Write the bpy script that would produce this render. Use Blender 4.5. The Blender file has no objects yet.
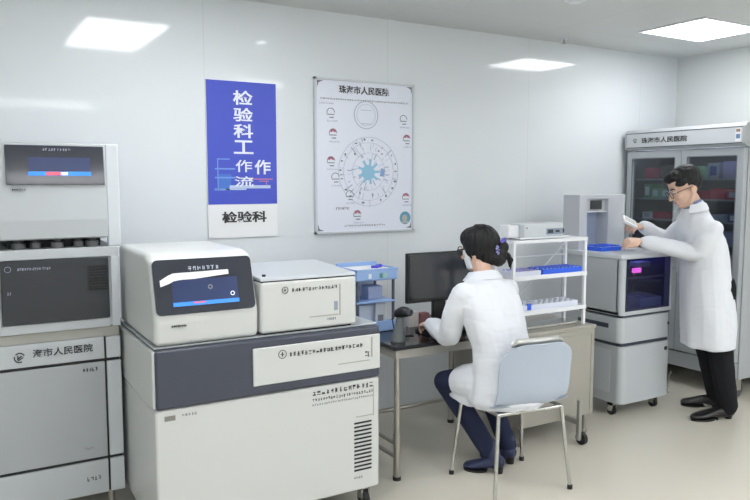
import bpy, bmesh, math, random
from mathutils import Vector, Matrix, noise
PI = math.pi
S = bpy.context.scene
COL = S.collection

# ------------------------------------------------------------------ camera, world, light, exposure
cam = bpy.data.objects.new('camera', bpy.data.cameras.new('camera'))
COL.objects.link(cam)
cam.location = (0, 0, 1.52)
cam.data.sensor_width = 36
cam.data.lens = 718 / 750 * 36
cam.rotation_euler = (PI / 2 - math.atan(68 / 718), 0, -math.radians(30.5))
S.camera = cam
S.view_settings.view_transform = 'Standard'
S.view_settings.look = 'None'
S.view_settings.gamma = 1
S.view_settings.use_curve_mapping = False
S.view_settings.exposure = 0.57
LAMP = 9.0                         # strength of the ceiling panels
w = bpy.data.worlds.new('world'); S.world = w
w.use_nodes = True
w.node_tree.nodes['Background'].inputs[0].default_value = (0.8, 0.85, 0.9, 1)
w.node_tree.nodes['Background'].inputs[1].default_value = 0.3

# ------------------------------------------------------------------ materials
def lin(c):
    return tuple(((v / 255) / 12.92 if v / 255 <= .04045 else ((v / 255 + .055) / 1.055) ** 2.4) for v in c) + (1,)
MATS = {}
def mat(name, rgb, rough=.5, metal=0, coat=0, bump=0, bscale=20, var=0, vscale=3, emit=None, es=0, spec=.5, sheen=0, stretch=(1, 1, 1), sss=0, bdist=.01):
    if name in MATS: return MATS[name]
    m = bpy.data.materials.new(name); m.use_nodes = True
    nt = m.node_tree; b = nt.nodes['Principled BSDF']
    b.inputs['Base Color'].default_value = lin(rgb)
    b.inputs['Roughness'].default_value = rough
    b.inputs['Metallic'].default_value = metal
    b.inputs['Coat Weight'].default_value = coat
    b.inputs['Coat Roughness'].default_value = .08
    b.inputs['Specular IOR Level'].default_value = spec
    b.inputs['Sheen Weight'].default_value = sheen
    if sss:
        b.inputs['Subsurface Weight'].default_value = sss
        b.inputs['Subsurface Radius'].default_value = (.02, .008, .004)
    tc = nt.nodes.new('ShaderNodeTexCoord'); mp = nt.nodes.new('ShaderNodeMapping')
    mp.inputs['Scale'].default_value = stretch
    nt.links.new(tc.outputs['Object'], mp.inputs[0])
    n = nt.nodes.new('ShaderNodeTexNoise'); n.inputs['Scale'].default_value = vscale; n.inputs['Detail'].default_value = 4
    nt.links.new(mp.outputs[0], n.inputs['Vector'])
    r = nt.nodes.new('ShaderNodeMix'); r.data_type = 'RGBA'
    v = var if var else .02
    c = lin(rgb)
    r.inputs['A'].default_value = tuple(x * (1 - v) for x in c[:3]) + (1,)
    r.inputs['B'].default_value = tuple(min(1, x * (1 + v)) for x in c[:3]) + (1,)
    nt.links.new(n.outputs['Fac'], r.inputs['Factor']); nt.links.new(r.outputs['Result'], b.inputs['Base Color'])
    if bump:
        n2 = nt.nodes.new('ShaderNodeTexNoise'); n2.inputs['Scale'].default_value = bscale; n2.inputs['Detail'].default_value = 1.5
        nt.links.new(mp.outputs[0], n2.inputs['Vector'])
        bp = nt.nodes.new('ShaderNodeBump'); bp.inputs['Strength'].default_value = bump; bp.inputs['Distance'].default_value = bdist
        nt.links.new(n2.outputs['Fac'], bp.inputs['Height']); nt.links.new(bp.outputs[0], b.inputs['Normal'])
    if emit:
        b.inputs['Emission Color'].default_value = lin(emit); b.inputs['Emission Strength'].default_value = es
    MATS[name] = m
    return m
def glass(name, tint=(235, 240, 242), gloss=.12, rough=.02):
    if name in MATS: return MATS[name]
    m = bpy.data.materials.new(name); m.use_nodes = True; nt = m.node_tree
    nt.nodes.remove(nt.nodes['Principled BSDF']); out = nt.nodes['Material Output']
    t = nt.nodes.new('ShaderNodeBsdfTransparent'); t.inputs[0].default_value = lin(tint)
    g = nt.nodes.new('ShaderNodeBsdfGlossy'); g.inputs['Roughness'].default_value = rough; g.inputs[0].default_value = (1, 1, 1, 1)
    f = nt.nodes.new('ShaderNodeFresnel'); f.inputs['IOR'].default_value = 1.45
    a = nt.nodes.new('ShaderNodeMath'); a.operation = 'MAXIMUM'; a.inputs[1].default_value = gloss
    x = nt.nodes.new('ShaderNodeMixShader')
    nt.links.new(f.outputs[0], a.inputs[0]); ge = nt.nodes.new('ShaderNodeNewGeometry'); iv = nt.nodes.new('ShaderNodeMath'); iv.operation = 'SUBTRACT'; iv.inputs[0].default_value = 1
    nt.links.new(ge.outputs['Backfacing'], iv.inputs[1]); pr = nt.nodes.new('ShaderNodeMath'); pr.operation = 'MULTIPLY'
    nt.links.new(a.outputs[0], pr.inputs[0]); nt.links.new(iv.outputs[0], pr.inputs[1]); nt.links.new(pr.outputs[0], x.inputs[0])
    nt.links.new(t.outputs[0], x.inputs[1]); nt.links.new(g.outputs[0], x.inputs[2]); nt.links.new(x.outputs[0], out.inputs[0])
    MATS[name] = m
    return m

WALL = mat('wall_enamel', (225, 230, 234), rough=.07, spec=.55, var=.01, bump=.012, bscale=3)
def wall_seams():                  # enamelled wall panels butt together every 1.2 m
    nt = WALL.node_tree; b = nt.nodes['Principled BSDF']
    src = b.inputs['Base Color'].links[0].from_socket
    tc = nt.nodes.new('ShaderNodeTexCoord'); sp = nt.nodes.new('ShaderNodeSeparateXYZ')
    nt.links.new(tc.outputs['Object'], sp.inputs[0])
    m1 = nt.nodes.new('ShaderNodeMath'); m1.operation = 'WRAP'; m1.inputs[1].default_value = -.6; m1.inputs[2].default_value = .6
    off = nt.nodes.new('ShaderNodeMath'); off.operation = 'SUBTRACT'; off.inputs[1].default_value = 1.25
    nt.links.new(sp.outputs['X'], off.inputs[0]); nt.links.new(off.outputs[0], m1.inputs[0])
    ab = nt.nodes.new('ShaderNodeMath'); ab.operation = 'ABSOLUTE'; nt.links.new(m1.outputs[0], ab.inputs[0])
    lt = nt.nodes.new('ShaderNodeMath'); lt.operation = 'LESS_THAN'; lt.inputs[1].default_value = .002; nt.links.new(ab.outputs[0], lt.inputs[0])
    mx = nt.nodes.new('ShaderNodeMix'); mx.data_type = 'RGBA'; mx.inputs['B'].default_value = lin((214, 218, 219))
    nt.links.new(lt.outputs[0], mx.inputs['Factor']); nt.links.new(src, mx.inputs['A']); nt.links.new(mx.outputs['Result'], b.inputs['Base Color'])
wall_seams()
WALL2 = mat('side_wall_enamel', (226, 229, 229), rough=.3, var=.01)
CEIL = mat('ceiling_panel', (214, 216, 215), rough=.5, var=.01)
def ceil_grid():
    nt = CEIL.node_tree; b = nt.nodes['Principled BSDF']
    src = b.inputs['Base Color'].links[0].from_socket
    tc = nt.nodes.new('ShaderNodeTexCoord'); br = nt.nodes.new('ShaderNodeTexBrick')
    br.offset = 0; br.inputs['Scale'].default_value = 1; br.inputs['Mortar Size'].default_value = .004
    br.inputs['Brick Width'].default_value = 1.2; br.inputs['Row Height'].default_value = 1.2; br.inputs['Mortar Smooth'].default_value = 0
    nt.links.new(tc.outputs['Object'], br.inputs['Vector'])
    mx = nt.nodes.new('ShaderNodeMix'); mx.data_type = 'RGBA'; mx.inputs['B'].default_value = lin((204, 206, 205))
    nt.links.new(br.outputs['Fac'], mx.inputs['Factor']); nt.links.new(src, mx.inputs['A']); nt.links.new(mx.outputs['Result'], b.inputs['Base Color'])
ceil_grid()
FLOOR = mat('floor_vinyl', (208, 203, 190), rough=.22, var=.035, vscale=1.6, spec=.4)
OFFW = mat('ivory_plastic', (207, 209, 207), rough=.35, var=.015)
COOLW = mat('cool_white_plastic', (198, 203, 208), rough=.35)
GREYP = mat('pale_grey_plastic', (184, 189, 193), rough=.4)
GREY2 = mat('grey_cabinet_paint', (166, 170, 174), rough=.42)
TRIMG = mat('warm_grey_trim', (165, 165, 158), rough=.5)
NAVY = mat('slate_plastic', (66, 70, 84), rough=.33)
CHAR = mat('charcoal_panel', (48, 51, 57), rough=.28)
BLACK = mat('black_plastic', (24, 25, 28), rough=.35)
BLACKG = mat('black_worktop', (26, 27, 30), rough=.12, spec=.6)
DARK = mat('dark_recess', (38, 39, 42), rough=.7)
SCREEN = mat('screen_glass', (44, 48, 60), rough=.12, coat=.5, var=.1)
STEEL = mat('brushed_steel', (176, 172, 165), rough=.32, metal=.85, var=.05, vscale=30, stretch=(1, 1, 12))
STEELP = mat('steel_sheet', (172, 169, 161), rough=.42, metal=.45, var=.03)
CHROME = mat('chrome', (196, 196, 192), rough=.25, metal=.9)
WHITEM = mat('white_metal', (232, 234, 238), rough=.35)
WHITE = mat('white_paper', (238, 239, 240), rough=.7)
INK = mat('dark_ink', (52, 54, 58), rough=.6)
INKG = mat('grey_ink', (120, 122, 130), rough=.6)
INKL = mat('pale_grey_ink', (176, 183, 202), rough=.6)
WINK = mat('white_ink', (236, 240, 250), rough=.6)
BLUEP = mat('poster_blue', (66, 82, 196), rough=.35, var=.05, vscale=2)
LBLUE = mat('light_blue_plastic', (150, 180, 226), rough=.35)
BLUE = mat('bright_blue_plastic', (50, 104, 236), rough=.4)
PURPLE = mat('purple_plastic', (120, 108, 205), rough=.4)
RUBBER = mat('black_rubber', (34, 34, 36), rough=.7)
GLASS = glass('clear_glass')
FGLASS = glass('fridge_glass', (205, 212, 218), gloss=.06)
SMOKE = glass('smoked_glass', (190, 194, 212), gloss=.04)
ACRYL = glass('clear_acrylic', (215, 222, 235), gloss=.08, rough=.1)
RED = mat('red_card', (205, 52, 84), rough=.5)
GREEN = mat('green_card', (118, 172, 128), rough=.5)
PINK = mat('pink_light_unit', (235, 130, 205), rough=.5, emit=(245, 100, 190), es=2.2)
SKIN = mat('skin', (214, 178, 158), rough=.5, var=.05, vscale=12, sss=.08)
HAIR = mat('black_hair', (18, 18, 20), rough=.55, spec=.35, bump=.35, bscale=60, stretch=(1, 1, .25))
COAT = mat('white_cotton', (224, 227, 233), rough=.9, bump=.5, bscale=6, spec=.15, bdist=.03, stretch=(1, 1, .5))
NAVYC = mat('navy_cloth', (42, 48, 72), rough=.9, bump=.4, bscale=14, spec=.2)
BLACKC = mat('black_cloth', (30, 31, 34), rough=.9, bump=.4, bscale=14, spec=.2)
LAMPM = mat('lamp_diffuser', (255, 255, 255), rough=.5, emit=(250, 252, 255), es=LAMP)
UIBLUE = mat('screen_blue', (50, 120, 210), rough=.3, emit=(60, 130, 220), es=.55)
UIPINK = mat('screen_pink', (190, 90, 110), rough=.3, emit=(200, 90, 110), es=.45)
UIWHITE = mat('screen_white', (220, 225, 235), rough=.3, emit=(220, 228, 240), es=.5)
UIDARK = mat('screen_lit_dark', (46, 58, 96), rough=.2, emit=(60, 74, 120), es=.1)

# ------------------------------------------------------------------ mesh helpers
def V(*a): return Vector(a)
def merge(bm, t):
    me = bpy.data.meshes.new('t'); t.to_mesh(me); bm.from_mesh(me); bpy.data.meshes.remove(me); t.free()
class MB:
    def __init__(s): s.bm = bmesh.new()
    def box(s, x0, x1, y0, y1, z0, z1, r=0, seg=3, edges='all'):
        t = bmesh.new(); bmesh.ops.create_cube(t, size=1)
        for v in t.verts:
            v.co = V(x0 + (v.co.x + .5) * (x1 - x0), y0 + (v.co.y + .5) * (y1 - y0), z0 + (v.co.z + .5) * (z1 - z0))
        if r:
            if edges == 'all': es = t.edges[:]
            elif edges in ('x', 'y', 'z'):
                k = 'xyz'.index(edges); es = [e for e in t.edges if abs((e.verts[0].co - e.verts[1].co)[k]) > 1e-6]
            bmesh.ops.bevel(t, geom=es, offset=r, segments=seg, profile=.5, affect='EDGES')
        merge(s.bm, t); return s
    def cyl(s, p0, p1, r0, r1=None, seg=20):
        r1 = r0 if r1 is None else r1; p0 = V(*p0); p1 = V(*p1); d = p1 - p0
        t = bmesh.new(); bmesh.ops.create_cone(t, cap_ends=True, segments=seg, radius1=r0, radius2=r1, depth=d.length)
        t.transform(Matrix.Translation((p0 + p1) / 2) @ d.to_track_quat('Z', 'Y').to_matrix().to_4x4())
        merge(s.bm, t); return s
    def ell(s, c, r, rot=None, u=20, v=14):
        t = bmesh.new(); bmesh.ops.create_uvsphere(t, u_segments=u, v_segments=v, radius=1)
        m = Matrix.Diagonal((r[0], r[1], r[2], 1))
        if rot is not None: m = rot.to_4x4() @ m
        t.transform(Matrix.Translation(V(*c)) @ m); merge(s.bm, t); return s
    def loft(s, rings, seg=16):            # rings: (centre, u vector, v vector)
        vs = []
        for c, u, v in rings:
            c, u, v = Vector(c), Vector(u), Vector(v)
            vs.append([s.bm.verts.new(c + u * math.cos(2 * PI * k / seg) + v * math.sin(2 * PI * k / seg)) for k in range(seg)])
        for a, b in zip(vs, vs[1:]):
            for k in range(seg): s.bm.faces.new((a[k], a[(k + 1) % seg], b[(k + 1) % seg], b[k]))
        s.bm.faces.new(vs[0][::-1]); s.bm.faces.new(vs[-1]); return s
    def limb(s, pts, rad, seg=14, flat=1.0, fdir=None, sub=4, smooth=True):
        P = [Vector(p) for p in pts]; R = list(rad)
        if smooth and len(P) > 2:
            PP, RR = [], []
            for i in range(len(P) - 1):
                a, b, c, d = P[max(i - 1, 0)], P[i], P[i + 1], P[min(i + 2, len(P) - 1)]
                for k in range(sub):
                    t = k / sub; PP.append(.5 * (2 * b + (c - a) * t + (2 * a - 5 * b + 4 * c - d) * t * t + (3 * b - a - 3 * c + d) * t ** 3))
                    RR.append(R[i] + (R[i + 1] - R[i]) * t)
            PP.append(P[-1]); RR.append(R[-1]); P, R = PP, RR
        ring = []
        up = Vector(fdir) if fdir else None
        for i, p in enumerate(P):
            d = (P[min(i + 1, len(P) - 1)] - P[max(i - 1, 0)]).normalized()
            if up is None: up = d.orthogonal()
            u = (up - d * up.dot(d)).normalized(); up = u; v = d.cross(u)
            if i == 0:
                for a in (80, 55, 28): ring.append((p - d * R[0] * math.sin(math.radians(a)), u * R[0] * flat * math.cos(math.radians(a)), v * R[0] * math.cos(math.radians(a))))
            ring.append((p, u * R[i] * flat, v * R[i]))
            if i == len(P) - 1:
                for a in (28, 55, 80): ring.append((p + d * R[-1] * math.sin(math.radians(a)), u * R[-1] * flat * math.cos(math.radians(a)), v * R[-1] * math.cos(math.radians(a))))
        return s.loft(ring, seg)
    def tube(s, pts, r, seg=10, smooth=False, sub=6): return s.limb(pts, [r] * len(pts), seg=seg, smooth=smooth, sub=sub)
    def prism(s, poly, axis, a0, a1, r=0, seg=2):   # poly in the two remaining axes, extruded along axis
        t = bmesh.new()
        def pt(p, a): return V(a, p[0], p[1]) if axis == 'x' else (V(p[0], a, p[1]) if axis == 'y' else V(p[0], p[1], a))
        A = [t.verts.new(pt(p, a0)) for p in poly]; B = [t.verts.new(pt(p, a1)) for p in poly]; n = len(poly)
        t.faces.new(A); t.faces.new(B[::-1])
        for k in range(n): t.faces.new((A[k], B[k], B[(k + 1) % n], A[(k + 1) % n]))
        bmesh.ops.recalc_face_normals(t, faces=t.faces)
        if r: bmesh.ops.bevel(t, geom=[e for e in t.edges], offset=r, segments=seg, profile=.5, affect='EDGES', clamp_overlap=True)
        merge(s.bm, t); return s
    def quad(s, c, right, up, w, h, th=.001):       # thin slab centred on c
        c, right, up = Vector(c), Vector(right).normalized(), Vector(up).normalized(); n = right.cross(up)
        t = bmesh.new(); bmesh.ops.create_cube(t, size=1)
        m = Matrix((right * w, up * h, n * th)).transposed().to_4x4()
        t.transform(Matrix.Translation(c) @ m); merge(s.bm, t); return s
    def ring(s, c, right, up, r0, r1, th=.001, seg=40, a0=0, a1=2 * PI):
        c, right, up = Vector(c), Vector(right).normalized(), Vector(up).normalized(); n = right.cross(up) * th
        full = abs(a1 - a0 - 2 * PI) < 1e-6; N = seg if full else seg + 1; q = []
        for k in range(N):
            a = a0 + (a1 - a0) * k / seg; d = right * math.cos(a) + up * math.sin(a)
            q.append([s.bm.verts.new(c + d * r0), s.bm.verts.new(c + d * r1), s.bm.verts.new(c + d * r1 + n), s.bm.verts.new(c + d * r0 + n)])
        for k in range(seg):
            a, b = q[k], q[(k + 1) % N]
            for i in range(4): s.bm.faces.new((a[i], a[(i + 1) % 4], b[(i + 1) % 4], b[i]))
        if not full: s.bm.faces.new(q[0]); s.bm.faces.new(q[-1][::-1])
        return s
    def grid(s, f, nu, nv, th):                     # closed sheet from f(u,v) -> point, thickness th
        P = [[Vector(f(i / nu, j / nv)) for j in range(nv + 1)] for i in range(nu + 1)]
        A, B = [], []
        for i in range(nu + 1):
            ra, rb = [], []
            for j in range(nv + 1):
                du = P[min(i + 1, nu)][j] - P[max(i - 1, 0)][j]; dv = P[i][min(j + 1, nv)] - P[i][max(j - 1, 0)]
                n = du.cross(dv).normalized() * th / 2
                ra.append(s.bm.verts.new(P[i][j] + n)); rb.append(s.bm.verts.new(P[i][j] - n))
            A.append(ra); B.append(rb)
        for i in range(nu):
            for j in range(nv):
                s.bm.faces.new((A[i][j], A[i + 1][j], A[i + 1][j + 1], A[i][j + 1])); s.bm.faces.new((B[i][j], B[i][j + 1], B[i + 1][j + 1], B[i + 1][j]))
        for j in range(nv):
            s.bm.faces.new((A[0][j], A[0][j + 1], B[0][j + 1], B[0][j])); s.bm.faces.new((A[nu][j], B[nu][j], B[nu][j + 1], A[nu][j + 1]))
        for i in range(nu):
            s.bm.faces.new((A[i][0], B[i][0], B[i + 1][0], A[i + 1][0])); s.bm.faces.new((A[i][nv], A[i + 1][nv], B[i + 1][nv], B[i][nv]))
        return s
    def shift(s, d): s.bm.transform(Matrix.Translation(V(*d))); return s
ORG = {}
def finish(me, smooth=True):
    me.polygons.foreach_set('use_smooth', [smooth] * len(me.polygons))
    if smooth: me.set_sharp_from_angle(angle=math.radians(38))
def link(name, me, m, org, parent=None):
    me.name = name
    if m: me.materials.append(m)
    o = bpy.data.objects.new(name, me); COL.objects.link(o)
    if parent: o.parent = parent
    else: o.location = org
    ORG[o.name] = Vector(org)
    return o
def part(name, mb, m, parent, label=None, voxel=0, smooth_it=0, disp=None):
    org = ORG[parent.name]
    me = to_mesh(mb, org, voxel, smooth_it, disp)
    o = link(name, me, m, org, parent)
    if label: o['label'] = label
    if not voxel: wn(o)
    return o
def wn(o):
    k = o.modifiers.new('weighted', 'WEIGHTED_NORMAL'); k.keep_sharp = True; k.weight = 100
def to_mesh(mb, org, voxel=0, smooth_it=0, disp=None):
    bmesh.ops.recalc_face_normals(mb.bm, faces=mb.bm.faces)
    mb.bm.transform(Matrix.Translation(-Vector(org)))
    me = bpy.data.meshes.new('m'); mb.bm.to_mesh(me); mb.bm.free()
    if voxel:
        o = bpy.data.objects.new('tmp', me); COL.objects.link(o)
        r = o.modifiers.new('r', 'REMESH'); r.mode = 'VOXEL'; r.voxel_size = voxel
        if smooth_it:
            q = o.modifiers.new('s', 'SMOOTH'); q.iterations = smooth_it; q.factor = .5
        bpy.context.view_layer.update()
        dg = bpy.context.evaluated_depsgraph_get(); me2 = bpy.data.meshes.new_from_object(o.evaluated_get(dg))
        bpy.data.objects.remove(o); bpy.data.meshes.remove(me); me = me2
    if disp:
        ns = [v.normal.copy() for v in me.vertices]
        for v, n in zip(me.vertices, ns): v.co = v.co + n * disp(v.co + Vector(org), n)
    if voxel: me.polygons.foreach_set('use_smooth', [True] * len(me.polygons))
    else: finish(me)
    me.update()
    return me
def thing(name, label, cat, loc, group=None):
    o = bpy.data.objects.new(name, None); COL.objects.link(o); o.location = loc; o.empty_display_size = .05
    ORG[o.name] = Vector(loc); o['label'] = label; o['category'] = cat
    if group: o['group'] = group
    return o
def solo(name, label, cat, mb, m, group=None, loc=None):
    if loc is None:
        xs = [v.co for v in mb.bm.verts]
        loc = V((min(p.x for p in xs) + max(p.x for p in xs)) / 2, (min(p.y for p in xs) + max(p.y for p in xs)) / 2, min(p.z for p in xs))
    o = link(name, to_mesh(mb, loc), m, loc); o['label'] = label; o['category'] = cat
    if group: o['group'] = group
    wn(o)
    return o
def dup(root, loc, label=None, rz=None):
    r = root.copy(); COL.objects.link(r); r.location = loc
    if rz is not None: r.rotation_euler = (0, 0, rz)
    if label: r['label'] = label
    for ch in list(root.children):
        c = ch.copy(); COL.objects.link(c); c.parent = r
        for g in list(ch.children):
            d = g.copy(); COL.objects.link(d); d.parent = c
    return r
def struct(name, mb, m):
    o = link(name, to_mesh(mb, (0, 0, 0)), m, (0, 0, 0)); o['kind'] = 'structure'; return o
def text(name, s, c, right, up, wid, hei, m, parent, th=.0012, bold=0, per=None):
    """lettering as a thin mesh, stretched to wid x hei and centred on c"""
    cu = bpy.data.curves.new('t', 'FONT'); cu.body = s; cu.size = 1; cu.extrude = .02; cu.offset = bold; cu.resolution_u = 2
    if per: cu.space_line = per
    o = bpy.data.objects.new('tmp', cu); COL.objects.link(o); bpy.context.view_layer.update()
    me = bpy.data.meshes.new_from_object(o.evaluated_get(bpy.context.evaluated_depsgraph_get()))
    bpy.data.objects.remove(o)
    xs = [v.co.x for v in me.vertices]; ys = [v.co.y for v in me.vertices]
    right, up = Vector(right).normalized(), Vector(up).normalized(); n = right.cross(up)
    cx, cy, w_, h_ = (min(xs) + max(xs)) / 2, (min(ys) + max(ys)) / 2, max(xs) - min(xs), max(ys) - min(ys)
    off = Vector(c) - ORG[parent.name]
    for v in me.vertices:
        v.co = off + right * ((v.co.x - cx) / w_ * wid) + up * ((v.co.y - cy) / h_ * hei) + n * (v.co.z / .02 * th)
    return link(name, me, m, ORG[parent.name], parent)
def scribble(name, c, right, up, wid, hei, n, m, parent, seed=1, th=.001):
    """a row of n small marks that nobody can read in the photograph either"""
    rnd = random.Random(seed); mb = MB(); right, up = Vector(right).normalized(), Vector(up).normalized(); c = Vector(c)
    cw = wid / n; t = hei * .13
    for k in range(n):
        p = c + right * (-wid / 2 + (k + .5) * cw)
        for j in range(rnd.choice((3, 4, 4))):
            if rnd.random() < .5: mb.quad(p + up * rnd.uniform(-.42, .42) * hei, right, up, cw * rnd.uniform(.4, .8), t, th)
            else: mb.quad(p + right * rnd.uniform(-.3, .3) * cw, right, up, t, hei * rnd.uniform(.5, .95), th)
    return part(name, mb, m, parent)
X_, Y_, Z_ = V(1, 0, 0), V(0, 1, 0), V(0, 0, 1)

# ------------------------------------------------------------------ the room
XL, XR, YF, YB, H = -1.6, 5.3, -3.2, 4.0, 2.55
struct('floor', MB().box(XL - .1, XR + .1, YF - .1, YB + .1, -.1, 0), FLOOR)
struct('ceiling', MB().box(XL - .1, XR + .1, YF - .1, YB + .1, H, H + .1), CEIL)
struct('wall_back', MB().box(XL - .1, XR + .1, YB, YB + .1, 0, H), WALL)
struct('wall_right', MB().box(XR, XR + .1, YF, YB, 0, H), WALL2)
struct('wall_left', MB().box(XL - .1, XL, YF, YB, 0, H), WALL2)
struct('wall_front', MB().box(XL - .1, XR + .1, YF - .1, YF, 0, H), WALL2)
struct('trim_1', MB().box(XL, XR, YB - .004, YB, 0, .012), mat('sealant', (150, 148, 140), rough=.7))

# ceiling panels (2 x 3 lit cells in a thin frame)
def panel(x, y, w_, d_, label, cells):
    t = thing('ceiling_light', label, 'ceiling light', (x, y, H), 'ceiling lights')
    f = MB(); b = .018; z0, z1 = H - .012, H
    f.box(x - w_ / 2, x + w_ / 2, y - d_ / 2, y - d_ / 2 + b, z0, z1); f.box(x - w_ / 2, x + w_ / 2, y + d_ / 2 - b, y + d_ / 2, z0, z1)
    f.box(x - w_ / 2, x - w_ / 2 + b, y - d_ / 2 + b, y + d_ / 2 - b, z0, z1); f.box(x + w_ / 2 - b, x + w_ / 2, y - d_ / 2 + b, y + d_ / 2 - b, z0, z1)
    part('frame', f, WHITEM, t)
    nx, ny = cells
    cw, cd = (w_ - 2 * b) / nx, (d_ - 2 * b) / ny
    for i in range(nx):
        for j in range(ny):
            x0, y0 = x - w_ / 2 + b + i * cw, y - d_ / 2 + b + j * cd; g = .006 if nx > 1 else 0
            part('diffuser', MB().box(x0 + g, x0 + cw - g, y0 + g, y0 + cd - g, H - .008, H - .001), LAMPM, t)
    return t
panel(1.04, 2.62, .56, 1.14, 'ceiling panel of six lit cells above the large analyzer, mirrored in the wall', (2, 3))
panel(4.44, 3.17, .66, .52, 'square lit ceiling panel in front of the glass-door fridge', (1, 1))
panel(4.40, .4, .6, 1.2, 'long fill panel added to the ceiling behind the camera on the right', (1, 1))  # the long panels are unseen fill lights, added to brighten the room
panel(2.8, .4, .6, 1.2, 'long fill panel added to the ceiling in the middle of the room', (1, 1))
panel(-.7, .4, .6, 1.2, 'long fill panel added to the ceiling left of the camera', (1, 1))
panel(-.7, -1.5, .6, 1.2, 'long fill panel added to the ceiling at the left behind the camera', (1, 1))
panel(3.4, -1.5, .6, 1.2, 'long fill panel added to the ceiling in the middle behind the camera', (1, 1))
panel(4.95, -1.5, .6, 1.2, 'long fill panel added to the ceiling at the right behind the camera', (1, 1))
panel(1.1, -2.4, 1.2, .5, 'ceiling panel near the front wall, mirrored as a small glint', (1, 1))
t = thing('downlight', 'small round downlight in the ceiling above the large analyzer', 'ceiling light', (2.03, 2.9, H))
part('bezel', MB().ring((2.03, 2.9, H - .006), X_, Y_, .05, .065, .006), WHITEM, t)
part('lens', MB().cyl((2.03, 2.9, H - .004), (2.03, 2.9, H - .001), .05), LAMPM, t)
t = thing('sprinkler', 'small white sprinkler head on the ceiling near the corner', 'sprinkler', (3.86, 3.87, H))
part('plate', MB().cyl((3.86, 3.87, H - .008), (3.86, 3.87, H), .035), WHITEM, t)
part('nozzle', MB().cyl((3.86, 3.87, H - .035), (3.86, 3.87, H - .008), .006).cyl((3.86, 3.87, H - .038), (3.86, 3.87, H - .035), .016), CHROME, t)
solo('smoke_detector', 'white round smoke detector at the top edge of the ceiling', 'smoke detector', MB().cyl((3.07, 3.0, H - .015), (3.07, 3.0, H), .06, .05).cyl((3.07, 3.0, H - .03), (3.07, 3.0, H - .015), .03, .045), WHITEM)

# ------------------------------------------------------------------ posters
t = thing('department_poster', 'blue and white vertical poster with white characters on the back wall', 'poster', (1.46, 3.99, 1.2))
YW = 3.988
part('board', MB().box(1.252, 1.674, YW, 4.0, 1.20, 2.093), WHITE, t)
part('blue_field', MB().box(1.254, 1.672, YW - .002, YW, 1.392, 2.091), BLUEP, t)
y = YW - .0035
for ch, z, h in (('检', 2.0, .082), ('验', 1.905, .078), ('科', 1.812, .08), ('工', 1.72, .078)):
    text('lettering', ch, (1.468, y, z), X_, Z_, .118, h, WINK, t, bold=.02)
text('lettering', '作', (1.468, y, 1.612), X_, Z_, .10, .07, WINK, t, bold=.01)
text('lettering', '作', (1.583, y, 1.607), X_, Z_, .10, .085, WINK, t, bold=.02)
text('lettering', '流', (1.468, y, 1.523), X_, Z_, .115, .06, WINK, t, bold=.01)
text('lettering', '检验科', (1.468, YW - .0015, 1.318), X_, Z_, .272, .066, INK, t, bold=.025)
ICE = mat('pale_blue_print', (120, 160, 228), rough=.5)
f = MB()
f.quad((1.345, y, 1.65), X_, Z_, .075, .006).quad((1.312, y, 1.56), X_, Z_, .006, .18).quad((1.355, y, 1.595), X_, Z_, .12, .008).quad((1.355, y, 1.545), X_, Z_, .12, .008)
f.quad((1.335, y, 1.478), X_, Z_, .09, .012)
part('drawing', f, ICE, t)
part('drawing', MB().quad((1.35, y + .0003, 1.52), X_, Z_, .08, .09), mat('mid_blue_print', (70, 118, 205), rough=.5), t)
part('drawing', MB().quad((1.505, y, 1.492), X_, Z_, .25, .018).quad((1.42, y, 1.478), X_, Z_, .12, .008), mat('ice_print', (190, 205, 235), rough=.5), t)
part('drawing', MB().quad((1.585, y, 1.537), X_, Z_, .12, .006).quad((1.59, y, 1.525), X_, Z_, .06, .005).quad((1.605, y, 1.51), X_, Z_, .005, .03), mat('coral_print', (205, 130, 165), rough=.5), t)

t = thing('workflow_poster', 'framed white poster of circular diagram with line drawings on back wall', 'poster', (2.28, 3.985, 1.2))
x0, x1, z0, z1 = 1.92, 2.64, 1.20, 2.152
YP = 3.982
part('board', MB().box(x0 + .008, x1 - .008, YP, 4.0, z0 + .008, z1 - .008), mat('poster_white', (226, 230, 242), rough=.35), t)
f = MB()
for a in ((x0, x1, z0, z0 + .012), (x0, x1, z1 - .012, z1), (x0, x0 + .012, z0, z1), (x1 - .012, x1, z0, z1)): f.box(a[0], a[1], YP - .008, 4.0, a[2], a[3])
part('frame', f, mat('pale_frame', (206, 211, 216), rough=.35), t)
y = YP - .001
text('lettering', '珠海市人民医院', (2.268, y, 2.09), X_, Z_, .36, .05, INK, t, bold=.02)
scribble('small_print', (2.28, y, 2.028), X_, Z_, .64, .012, 50, INKG, t, 3)
scribble('small_print', (2.0, y, 2.0), X_, Z_, .1, .012, 9, INKL, t, 4)
scribble('small_print', (2.27, y, 1.245), X_, Z_, .3, .012, 24, INKG, t, 5)
scribble('small_print', (2.11, y, 1.355), X_, Z_, .1, .02, 8, INKG, t, 6)
c = V(2.30, y, 1.585)
f = MB(); f.ring(c, X_, Z_, .217, .2195).ring(c, X_, Z_, .182, .184).ring(c, X_, Z_, .118, .12)
rnd = random.Random(5)
for k in range(95):
    a = rnd.uniform(0, 2 * PI); r = rnd.uniform(.07, .21); p = c + X_ * math.cos(a) * r + Z_ * math.sin(a) * r
    d = (X_ * math.cos(a) + Z_ * math.sin(a)); f.quad(p, d, V(-d.z, 0, d.x), rnd.uniform(.01, .045), rnd.choice((.002, .003, .007)))
part('diagram', f, INKL, t)
f = MB()
for k in range(22):
    a = k / 22 * 2 * PI + rnd.uniform(-.08, .08); r = rnd.choice((.2, .205, .15)); p = c + X_ * math.cos(a) * r + Z_ * math.sin(a) * r
    f.quad(p, X_, Z_, rnd.uniform(.008, .02), rnd.uniform(.006, .016))
part('diagram', f, INKG, t)
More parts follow.
